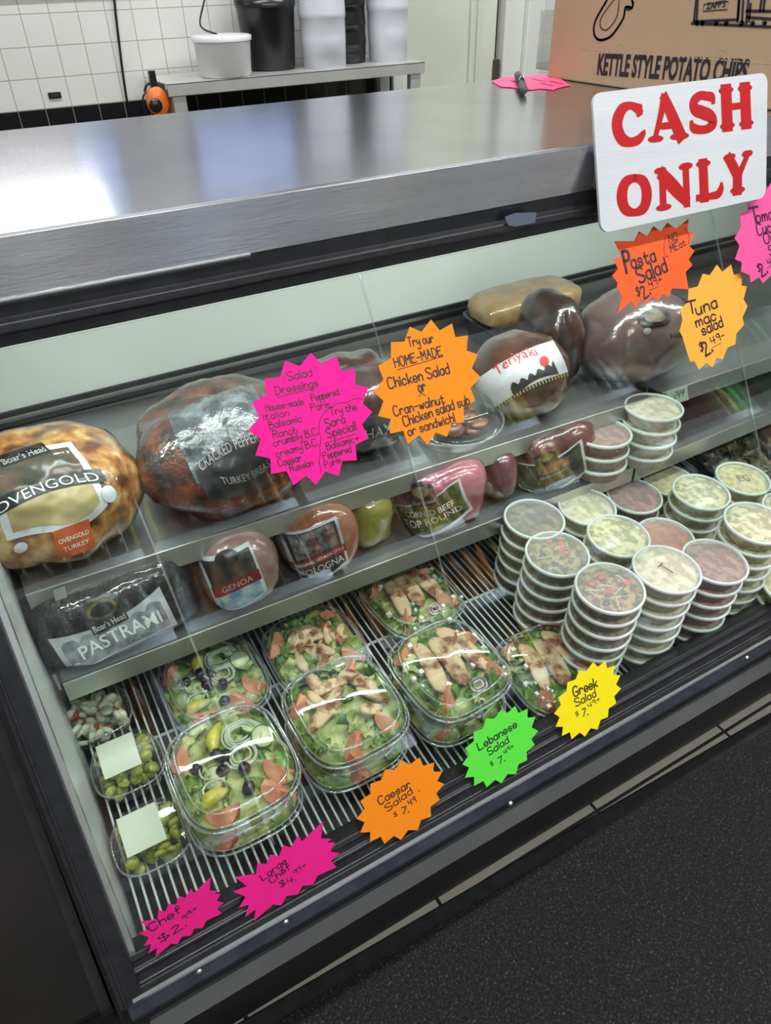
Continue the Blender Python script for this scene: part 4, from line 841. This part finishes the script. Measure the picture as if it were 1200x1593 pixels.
# ================================================================== salads on the deck
LET = mat('pale_lettuce', (.10, .21, .02), (.52, .53, .23), 42, .42, coat=.25, ramp=(.30, .62), bump=.3, bscale=80, sss=.1)
ROM = mat('romaine', (.035, .12, .010), (.16, .32, .05), 30, .42, coat=.2, bump=.4, bscale=90, ramp=(.35, .65))
TOMS = mat('tomato_skin', (.42, .04, .018), (.56, .14, .07), 14, .25, coat=.5, ramp=(.35, .7)); TOMF = mat('tomato_flesh', (.62, .20, .11), (.74, .38, .22), 40, .3, coat=.5, ramp=(.35, .7))
CHK = mat('grilled_chicken', (.20, .060, .012), (.64, .47, .28), 44, .5, coat=.15, bump=.35, bscale=110, ramp=(.39, .53), detail=10)
OLV = mat('black_olive', (.010, .006, .008), rough=.3); PEPC = mat('pepperoncini', (.42, .36, .02), (.55, .50, .08), 40, .3, coat=.5)
ONI = mat('white_onion', (.50, .58, .40), (.64, .68, .55), 30, .3, coat=.4, clear=.25); ONP = mat('red_onion', (.34, .14, .24), (.70, .62, .66), 60, .35)
CUC = mat('cucumber', (.52, .60, .30), (.62, .68, .42), 60, .35, coat=.3); CUCR = mat('cucumber_rim', (.03, .13, .02), rough=.35); FETA = mat('feta', (.78, .76, .68), rough=.6)
RIMM = PETR
BWX, BDY = .084, .088
def leafpatch(mb, c, sz, rng, flat=.5):
    n = 6; a = rng.uniform(0, 2 * pi); e = Euler((rng.gauss(0, flat), rng.gauss(0, flat), a)).to_matrix(); f1, f2, ph = rng.uniform(150, 300), rng.uniform(150, 300), rng.uniform(0, 6)
    vs = []
    for j in range(n):
        for i in range(n):
            x = (i / (n - 1) - .5) * sz; y = (j / (n - 1) - .5) * sz * 1.2
            q = 1 - .35 * abs(j / (n - 1) - .5) * 2
            z = .0038 * math.sin(x * f1 + ph) + .0038 * math.sin(y * f2 + ph * 2) + rng.uniform(-.002, .002)
            vs.append(Vector(c) + e @ Vector((x * q + rng.uniform(-.002, .002), y + rng.uniform(-.002, .002), z)))
    mb.add(vs, [(j * n + i, j * n + i + 1, (j + 1) * n + i + 1, (j + 1) * n + i) for j in range(n - 1) for i in range(n - 1)])
def clampxy(mb, zmax=.0635, zmin=.004):
    o = []
    for x, y, z in mb.v:
        zz = max(zmin, min(z, zmax)); lim = (.80 + .14 * min(1, zz / .042)) if zz < .045 else .94 - (zz - .045) * 8
        r = ((abs(x) / BWX) ** 3.2 + (abs(y) / BDY) ** 3.2) ** (1 / 3.2)
        if r > lim: x *= lim / r; y *= lim / r
        o.append((x, y, zz))
    mb.v = o; return mb
def chicken(mb, c, L, w, a, rng, tilt=0, curve=0):
    n = 12; m = 10; vs = []; e = Euler((0, tilt, a)).to_matrix()
    asym = rng.uniform(-.2, .2)
    for i in range(n + 1):
        t = i / n; x = (t - .5) * L; ww = w * (max(0.02, 1 - abs(2 * t - 1) ** 3.0)) ** .5 * (1 + asym * (t - .5) * 1.6) * (1 + rng.uniform(-.04, .04)); yo = curve * (4 * (t - .5) ** 2)
        for k in range(m):
            b = 2 * pi * k / m; y = .5 * ww * math.copysign(abs(math.cos(b)) ** .7, math.cos(b)); z = .0048 * math.copysign(abs(math.sin(b)) ** .5, math.sin(b)) * (max(.02, 1 - abs(2 * t - 1) ** 6)) ** .5
            vs.append(Vector(c) + e @ Vector((x, y + yo, z + .004 * math.sin(t * 3))))
    mb.add(vs, [(i * m + k, i * m + (k + 1) % m, (i + 1) * m + (k + 1) % m, (i + 1) * m + k) for i in range(n) for k in range(m)])
def wedge_tomato(o, c, r, rot, parent):
    sk, fl = MB(), MB(); n, m = 8, 10; arc = 1.25; e = Euler(rot).to_matrix(); c = Vector(c)
    P = lambda u, v, k=1: c + e @ (Vector((math.sin(v) * math.cos(u), math.sin(v) * math.sin(u), math.cos(v) * 1.05)) * r * k - Vector((r * .5, 0, 0)))
    vs = [P(-arc / 2 + arc * i / n, pi * j / m) for j in range(m + 1) for i in range(n + 1)]; w = n + 1
    sk.add(vs, [(j * w + i, j * w + i + 1, (j + 1) * w + i + 1, (j + 1) * w + i) for j in range(m) for i in range(n)])
    for u in (-arc / 2, arc / 2):
        v = [P(u, pi * j / m, .985) for j in range(m + 1)] + [c - e @ Vector((r * .5, 0, 0))]
        fl.add(v, [(j, j + 1, m + 1) for j in range(m)])
    t = mk('tomato_wedge', clampxy(sk, .066), TOMS, parent, True); mk('tomato_flesh', clampxy(fl, .066), TOMF, t)
def olive(c, rot, parent):
    mb = MB(); e = Euler(rot).to_matrix()
    mb.lathe([(.0025, .004), (.0025, .0095), (.005, .0098), (.0078, .006), (.0088, 0), (.0078, -.006), (.004, -.0095), (0, -.010)], 16)
    mb.v = [tuple(Vector(c) + e @ Vector(v)) for v in mb.v]; mk('olive', mb, OLV, parent, True)
def pepper(c, a, L, parent):
    mb = MB(); p = []
    for i in range(9):
        t = i / 8; p.append((c[0] + math.cos(a) * (t - .5) * L - math.sin(a) * .006 * math.sin(3 * t), c[1] + math.sin(a) * (t - .5) * L + math.cos(a) * .006 * math.sin(3 * t), c[2] + .002 * math.sin(5 * t)))
    o = mk('pepperoncini', MB().tube(p, [.0015, .006, .0095, .0105, .010, .009, .0075, .005, .0015], 12), PEPC, parent, True)
def onion(c, r, parent, m=None, rot=(0, 0, 0)):
    mb = MB(); e = Euler(rot).to_matrix()
    mb.tube([tuple(Vector(c) + e @ Vector((r * math.cos(a), r * .85 * math.sin(a), .0015 * math.sin(3 * a)))) for a in np.linspace(0, 2 * pi, 28, False)], .0017, 6, True)
    mk('onion_ring', mb, m or ONI, parent, True)
def cuke(c, r, rot, parent):
    mb = MB(); e = Euler(rot).to_matrix(); mb.lathe([(0, -.003), (r * .93, -.003), (r * .93, .003), (0, .003)], 24); mb.v = [tuple(Vector(c) + e @ Vector(v)) for v in mb.v]
    o = mk('cucumber_slice', mb, CUC, parent, True)
    mb = MB(); mb.lathe([(r * .92, -.0032), (r, -.003), (r, .003), (r * .92, .0032)], 24); mb.v = [tuple(Vector(c) + e @ Vector(v)) for v in mb.v]; mk('rind', mb, CUCR, o, True)
def box_shell(t):
    e = 3.4
    mb = MB(); mb.lathe([(0, .001), (.74, .001), (.79, .003), (.82, .008), (.95, .040), (.985, .041), (1, .043)], 56, sx=BWX, sy=BDY, e=e); mk('tray', mb, PET, t, True)
    mb = MB(); mb.lathe([(1, .0435), (.965, .0445), (.955, .047), (.93, .057), (.87, .0640), (.80, .0660), (.77, .0654), (.74, .0660), (0, .0664)], 56, sx=BWX, sy=BDY, e=e); l = mk('lid', mb, PET, t, True)
    def ring(k, z, r, par, nm):
        p = []
        for i in range(64):
            a = 2 * pi * i / 64; ca, sa = math.cos(a), math.sin(a); q = (abs(ca) ** e + abs(sa) ** e) ** (-1 / e); p.append((ca * q * BWX * k, sa * q * BDY * k, z))
        mk(nm, MB().tube(p, r, 6, True), RIMM, par, True)
    ring(1.0, .0435, .0019, t, 'rim'); ring(.84, .0652, .0012, l, 'lid_ridge'); ring(.955, .049, .0010, l, 'lid_ridge')
def salad(kind, label, pos, seed, group, full=True, rz=0):
    rng = random.Random(seed); t = thing('boxed_salad', label, 'boxed salad', pos, (TH, 0, rz), group)
    box_shell(t)
    mb = MB(); nl = 130 if full else 70
    pal = {'chef': .75, 'caesar': .45, 'leb': .3}[kind]
    g, d = MB(), MB()
    for i in range(nl):
        c = (rng.uniform(-.9, .9) * BWX, rng.uniform(-.9, .9) * BDY, rng.uniform(.014, .054)); leafpatch(g if rng.random() < pal else d, c, rng.uniform(.016, .036), rng, .6)
    # packed filling below
    g.lathe([(0, .005), (.74, .005), (.90, .036), (.70, .044), (0, .046)], 40, sx=BWX, sy=BDY, e=3.4)
    base(mk('lettuce', clampxy(g), LET, t, True), None, None, kind='stuff')
    if d.v: base(mk('romaine', clampxy(d), ROM, t, True), None, None, kind='stuff')
    tom = {'chef': [(-.062, .050, .6), (.055, -.045, 2.6), (-.040, -.062, -.5), (.030, -.070, 2.0)], 'caesar': [(-.060, .040, .4), (.045, -.050, 2.4), (-.02, -.066, 1.2), (.05, .060, 3.6)], 'leb': [(-.055, .055, .5), (-.05, -.05, 1.0), (.052, -.04, 2.2), (.055, .03, 3)]}[kind]
    for i, (x, y, a) in enumerate(tom if full else tom[:3]): wedge_tomato(None, (x + rng.uniform(-.006, .006), y + rng.uniform(-.006, .006), .050), .025, (rng.uniform(-.5, .5), rng.uniform(.9, 1.5), a), t)
    if kind == 'chef':
        for x, y in ((-.012, .016), (-.002, .008), (-.018, -.010), (.012, -.022), (.004, -.052), (-.045, .012))[:6 if full else 3]: olive((x + rng.uniform(-.005, .005), y, .058), (rng.uniform(-1, 1), rng.uniform(-1, 1), 0), t)
        pepper((-.004, .042, .058), 1.0, .055, t)
        if full:
            pepper((-.040, -.044, .056), .2, .045, t)
            for x, y, r in ((.026, .030, .027), (.027, .030, .023), (.026, .031, .019), (.024, .032, .014), (.014, -.002, .022), (.016, -.003, .018), (.015, -.001, .013), (-.028, .0, .018), (-.036, -.03, .016)): onion((x, y, .0585), r, t)
            cuke((.052, .012, .056), .017, (.3, .2, 0), t); cuke((.045, .035, .054), .016, (-.3, .3, 0), t); cuke((-.030, -.012, .052), .017, (.2, -.3, 0), t)
    if kind == 'caesar':
        n = 15 if full else 4
        for i in range(n):
            a = rng.uniform(-1.2, 2.4); r = .047 * math.sqrt(rng.random()); b = rng.uniform(0, 2 * pi); mb = MB()
            chicken(mb, (r * math.cos(b) + .002, r * math.sin(b) + .008, .050 + .012 * i / n), rng.uniform(.036, .058), rng.uniform(.015, .024), a, rng, rng.uniform(-.25, .25), rng.uniform(-.008, .008)); mk('chicken_strip', clampxy(mb, .0668), CHK, t, True)
    if kind == 'leb':
        for x, a, w in ((-.030, 1.36, .030), (.003, 1.48, .034), (.036, 1.72, .032)):
            mb = MB(); chicken(mb, (x, .012 + rng.uniform(-.01, .006), .0565), rng.uniform(.100, .112), w, a, rng, rng.uniform(-.05, .05), .004); mk('chicken_strip', clampxy(mb, .0668), CHK, t, True)
        for x, y, r in ((.012, -.056, .014), (.012, -.056, .008)): onion((x, y, .057), r, t, ONP)
        if full:
            mb = MB()
            for i in range(26):
                x, y, s = rng.choice((-1, 1)) * rng.uniform(.01, .07), rng.uniform(-.075, .07), rng.uniform(.002, .004); mb.box(x - s, x + s, y - s, y + s, .054, .054 + 2 * s)
            base(mk('feta_crumbs', mb, FETA, t), None, None, kind='stuff')
    return t
def dpos(x, y, h):      # point on the sloping deck plane at x, y (height h above the rack)
    p = deck(0).p; z = p[2] - (DN[1] * (y - p[1])) / DN[2]; q = np.array([x, y, z]); return q + DN * h
def at(px, py, hrim, h):  # deck position of a box whose rim centre shows at the image point
    q = deck(hrim).hit(px, py) - DN * hrim; return q + DN * h
PITCH = .0685
GRP = 'boxed salads stacked on the case deck'
def pair(kind, px, py, seed, words, cat2, n=2, rz=0):
    q = deck(PITCH * (n - 1) + .044).hit(px, py) - DN * (PITCH * (n - 1) + .044)
    names = ['top', 'second'] if n == 2 else ['single']
    for i in range(n):
        lab = words if n == 1 else (('upper box of ' if i == n - 1 else 'lower box of ') + words)
        salad(kind, lab, q + DN * (PITCH * i + .0012), seed + i, GRP, i == n - 1, rz + (.03 if i else 0))
pair('chef', 362, 1190, 100, 'lettuce, olive and onion ring salad behind the Large Chef card', 'x')
pair('chef', 333, 1062, 110, 'single boxed lettuce and olive salad at back left under the shelf edge', 'x', n=1, rz=.02)
pair('caesar', 537, 1103, 120, 'salad with a pile of chicken pieces behind the Caesar card', 'x')
pair('caesar', 492, 1012, 130, 'single boxed chicken salad at the back between lettuce salad and chicken pile', 'x', n=1)
pair('leb', 699, 1040, 140, 'salad with three long chicken strips behind the Lebanese card', 'x', rz=.05)
pair('leb', 640, 930, 150, 'single boxed chicken salad at the back under the lower shelf edge', 'x', n=1, rz=.12)
pair('leb', 858, 1040, 160, 'single boxed chicken strip salad behind the Greek card', 'x', n=1, rz=-.03)
# ridged clear clamshells at the left
def clam(label, pos, fill, seed, paper=False):
    rng = random.Random(seed); t = thing('ridged_clamshell', label, 'plastic box', pos, (TH, 0, 0), 'ridged clear clamshells at the left end of the deck')
    a, b = .050, .044
    def ridged(z0, z1, k0, k1):
        mb = MB(); n = 96; vs = []; rows = [(k0, z0), ((k0 + k1) / 2 + .02, (z0 + z1) / 2), (k1, z1)]
        for k, z in rows:
            for i in range(n):
                q = 2 * pi * i / n; ca, sa = math.cos(q), math.sin(q); e = (abs(ca) ** 3 + abs(sa) ** 3) ** (-1 / 3) * k * (1 + .035 * math.sin(q * 22)); vs.append((ca * e * a, sa * e * b, z))
        mb.add(vs, [(j * n + i, j * n + (i + 1) % n, (j + 1) * n + (i + 1) % n, (j + 1) * n + i) for j in range(2) for i in range(n)]); mb.add([vs[2 * n + i] if k1 < k0 else vs[i] for i in range(n)], [tuple(range(n))]); return mb
    mk('tray', ridged(.001, .034, .86, 1.0), PET, t, True); mk('lid', ridged(.036, .066, 1.0, .84), PET, t, True)
    p = [(a * 1.04 * math.cos(q) * (abs(math.cos(q)) ** 3 + abs(math.sin(q)) ** 3) ** (-1 / 3), b * 1.04 * math.sin(q) * (abs(math.cos(q)) ** 3 + abs(math.sin(q)) ** 3) ** (-1 / 3), .035) for q in np.linspace(0, 2 * pi, 48, False)]
    mk('rim', MB().tube(p, .0018, 6, True), PETR, t, True)
    for nm, m, n, r in fill:
        mb = MB()
        for i in range(n):
            x, y, z = rng.uniform(-.036, .036), rng.uniform(-.03, .03), rng.uniform(.008, .056); e = Euler((rng.uniform(0, 3), rng.uniform(0, 3), 0)).to_matrix(); o = len(mb.v)
            mb.lathe([(0, -r * .35), (r * .9, -r * .35), (r, 0), (r * .9, r * .35), (0, r * .35)], 12); mb.v[o:] = [tuple(Vector((x, y, z)) + e @ Vector(v) * .9) for v in mb.v[o:]]
        mb.v = [(max(-.042, min(.042, x)), max(-.036, min(.036, y)), max(.004, min(.062, z))) for x, y, z in mb.v]
        base(mk(nm, mb, m, t, True), None, None, kind='stuff')
    if paper:
        mb = MB().box(-.034, .020, -.030, .030, .0675, .0680); mk('paper_label', mb, mat('pale_paper', (.50, .55, .42), (.58, .62, .52), 9, .7), t)
    return t
PKL = mat('pickle_slices', (.30, .32, .03), (.45, .46, .12), 50, .3, coat=.5); MOZ = mat('pale_cheese', (.52, .56, .42), (.62, .64, .50), 20, .4, coat=.3)
RPEP = mat('red_bits', (.32, .05, .03), (.22, .10, .05), 40, .4)
clam('ridged clear box of pale cheese and red bits under the shelf end', at(150, 1108, .04, .0012), [('cheese_pieces', MOZ, 70, .011), ('red_pieces', RPEP, 16, .011)], 1)
clam('ridged clear box of pickles with pale paper label in front of the shelf end', at(196, 1182, .05, .0012), [('pickle_slices', PKL, 60, .0105)], 2, True)
clam('ridged clear box of pickle slices left of the front lettuce salad', at(232, 1296, .05, .0012), [('pickle_slices', PKL, 60, .0105)], 3, True)
# ================================================================== deli tubs
LIDM = mat('translucent_lid', (.78, .82, .78), rough=.30, clear=.78); RIMT = mat('translucent_rim', (.66, .71, .67), rough=.35, clear=.14); CUPM = mat('translucent_cup', (.74, .76, .72), rough=.3, clear=.80)
FILL = {'pasta': mat('pasta_fill', (.07, .045, .015), (.36, .25, .10), 70, .5, ramp=(.42, .58)), 'macaroni': mat('macaroni_fill', (.30, .26, .09), (.66, .60, .34), 62, .5, ramp=(.42, .54), bump=.6, bscale=120),
        'tuna': mat('tuna_fill', (.40, .35, .20), (.64, .59, .42), 55, .55, ramp=(.40, .55), bump=.5, bscale=100), 'tomato': mat('tomato_fill', (.16, .035, .02), (.34, .16, .11), 60, .5, ramp=(.42, .58)), 'salsa': mat('salsa_fill', (.26, .03, .012), (.46, .14, .05), 60, .5, ramp=(.35, .65)),
        'egg': mat('egg_fill', (.40, .33, .10), (.62, .54, .24), 66, .5, ramp=(.40, .55), bump=.5, bscale=110), 'bean': mat('bean_fill', (.04, .025, .012), (.22, .14, .06), 60, .5, ramp=(.42, .6))}
TR = .0565; TPIT = .0305
def make_tub(kind):
    t = thing('deli_tub', 'x', 'deli tub')
    mb = MB(); mb.lathe([(0, .0005), (.044, .0005), (.0455, .002), (.0530, .0285)], 36); mk('cup', mb, CUPM, t, True)
    mb = MB(); mb.lathe([(0, .0015), (.0435, .0015), (.0515, .0255), (.0505, .0268), (.03, .0275), (0, .0278)], 36)
    mb.v = [(x, y, z + (.0012 * math.sin(x * 260 + y * 90) * math.cos(y * 310) if z > .026 else 0)) for x, y, z in mb.v]
    mk('filling', mb, FILL[kind], t, True)
    mb = MB(); mb.lathe([(.0520, .0312), (.0500, .0297), (.0, .0297)], 36); l = mk('lid', mb, LIDM, t, True)
    mb = MB(); mb.lathe([(.0537, .0265), (TR - .0005, .0260), (TR, .0275), (TR, .0307), (TR - .0015, .0322), (.0530, .0322), (.0520, .0312), (.0520, .0282)], 40); mk('lid_rim', mb, RIMT, l, True)
    return t
PROTO = {}
ORD = ['topmost', 'second from the top', 'third from the top', 'fourth from the top', 'fifth from the top', 'sixth from the top', 'seventh from the top']
def tubstack(kind, n, px, py, words, extra=None, hn=None, plane=None, lean=0):
    h = TPIT * n + .002
    if px == 0: q = dpos(.745, .805, 0); up = DN; rot = (TH, 0, 0)
    elif plane is None:
        q = deck(h).hit(px, py) - DN * h; up = DN; rot = (TH, 0, 0)
    else:
        q = zpl(plane + h).hit(px, py) - np.array([0, 0, h]); up = np.array([0, 0, 1.]); rot = (0, 0, 0)
    rng = random.Random(int(px * 7 + py)); last = None
    for i in range(n):
        k = n - 1 - i
        if kind not in PROTO: PROTO[kind] = t = make_tub(kind)
        else: t = copytree(PROTO[kind])
        j = .0012 * (0 if k == 0 else 1)
        t.location = tuple(q + up * (TPIT * i + .001) + np.array([rng.uniform(-j, j), rng.uniform(-j, j), 0])); t.rotation_euler = (rot[0], 0, rng.uniform(-.2, .2))
        t['label'] = ('only tub' if n == 1 else ORD[k] + ' tub') + ' of ' + words; t['group'] = 'round deli tubs stacked in the case'; last = t
    return last
def bits(t, items, seed):
    rng = random.Random(seed); lid = [c for c in t.children if c.name.startswith('lid')][0]
    for nm, m, n, r in items:
        for i in range(n):
            a, d = rng.uniform(0, 2 * pi), .036 * math.sqrt(rng.random()); mb = MB()
            if nm == 'fusilli':
                b = rng.uniform(0, pi); mb.tube([(d * math.cos(a) + (u - .5) * .022 * math.cos(b) + .0022 * math.cos(u * 18), d * math.sin(a) + (u - .5) * .022 * math.sin(b) + .0022 * math.sin(u * 18), .0275) for u in np.linspace(0, 1, 16)], .0018, 6)
            else: mb.lathe([(0, -.0012), (r, -.001), (r * .9, .0012), (0, .0014)], 14, (d * math.cos(a), d * math.sin(a), .0277), 1, .8)
            mk(nm, mb, m, t, True)
def mark(t, ch, rot=0.2, s=.0034):
    l = [c for c in t.children if c.name.startswith('lid')][0]; st, w = strokes(ch); mb = MB(); c, d = math.cos(rot), math.sin(rot)
    for p in st: ribbon(mb, [((x - w / 2) * s, (y - 3.5) * s) for x, y in p], .0014, lambda q: (q[0] * c - q[1] * d, q[0] * d + q[1] * c, .0302))
    mk('pen_mark', mb, INK, l)
CHT = mat('cherry_tomato', (.50, .05, .05), rough=.3); OLS = mat('olive_slice', (.03, .03, .035), rough=.3); FUS = mat('fusilli_pasta', (.50, .42, .24), (.36, .30, .14), 90, .5)
PB = [('tomato_half', CHT, 4, .009), ('olive_slice', OLS, 5, .007), ('fusilli', FUS, 7, 0)]
W8 = [('pasta', 7, 950, 913, 'the pasta stack behind the yellow Greek card'), ('pasta', 6, 868, 860, 'the second-row pasta stack beside the wire gap'), ('bean', 6, 0, 0, 'the dark stack farthest left, under the shelf'),
 ('tuna', 7, 1038, 884, 'the front tuna stack marked T'), ('tomato', 6, 1113, 872, 'the pinkish stack right of tub T'), ('macaroni', 7, 1178, 812, 'the front-row macaroni stack at right'), ('macaroni', 6, 963, 832, 'the pale stack marked Y'),
 ('salsa', 4, 1036, 835, 'the red stack between four pale stacks'), ('macaroni', 5, 1092, 764, 'the middle macaroni stack in back row'), ('egg', 4, 1157, 743, 'the yellow stack marked EG'), ('tuna', 5, 914, 787, 'the pale stack just under the shelf edge'),
 ('tomato', 4, 988, 770, 'the dark red stack behind tub Y'), ('egg', 3, 1042, 746, 'the low pale stack behind middle macaroni'), ('macaroni', 4, 1232, 792, 'the pale stack cut by the right edge'), ('egg', 3, 1236, 912, 'the low pale stack at lower right')]
TUBS = [tubstack(*a) for a in W8]
bits(TUBS[0], PB, 3); bits(TUBS[1], PB, 8); mark(TUBS[3], 'T', .1); mark(TUBS[6], 'Y', .5); mark(TUBS[9], 'EG', -.5, .0024)
tubstack('tomato', 3, 938, 672, 'the brown stack on the lower shelf end', plane=.596)
tubstack('tuna', 4, 1018, 632, 'the pale stack on the lower shelf', plane=.594)
# black bowl at the back right
t = thing('salad_bowl', 'large black bowl with clear lid behind the tub marked E', 'bowl', at(1150, 712, .05, .0012), (TH, 0, 0))
mb = MB(); mb.lathe([(0, .001), (.06, .001), (.066, .004), (.098, .044), (.108, .048), (.108, .051), (.100, .051), (.092, .044), (.06, .008), (0, .008)], 44); mk('bowl', mb, BLACK, t, True)
mb = MB(); mb.lathe([(.106, .052), (.098, .054), (.088, .066), (.06, .070), (0, .071)], 44); mk('lid', mb, PET, t, True)
mb = MB(); rng = random.Random(5)
for i in range(60):
    a, r = rng.uniform(0, 2 * pi), .075 * math.sqrt(rng.random()); leafpatch(mb, (r * math.cos(a), r * math.sin(a), rng.uniform(.03, .056)), .035, rng, .4)
base(mk('greens', mb, mat('brown_greens', (.06, .07, .02), (.20, .13, .06), 30, .4), t, True), None, None, kind='stuff')
Meat('kraut_bag', 'brown wrapped pack at the right edge behind the black bowl', 'package', at(1215, 668, .04, .042), (.10, .09, .042), mat('brown_pack', (.14, .09, .04), (.26, .18, .09), 24, .3, coat=.7), (2.8, 2.6), lump=.08, seed=31)
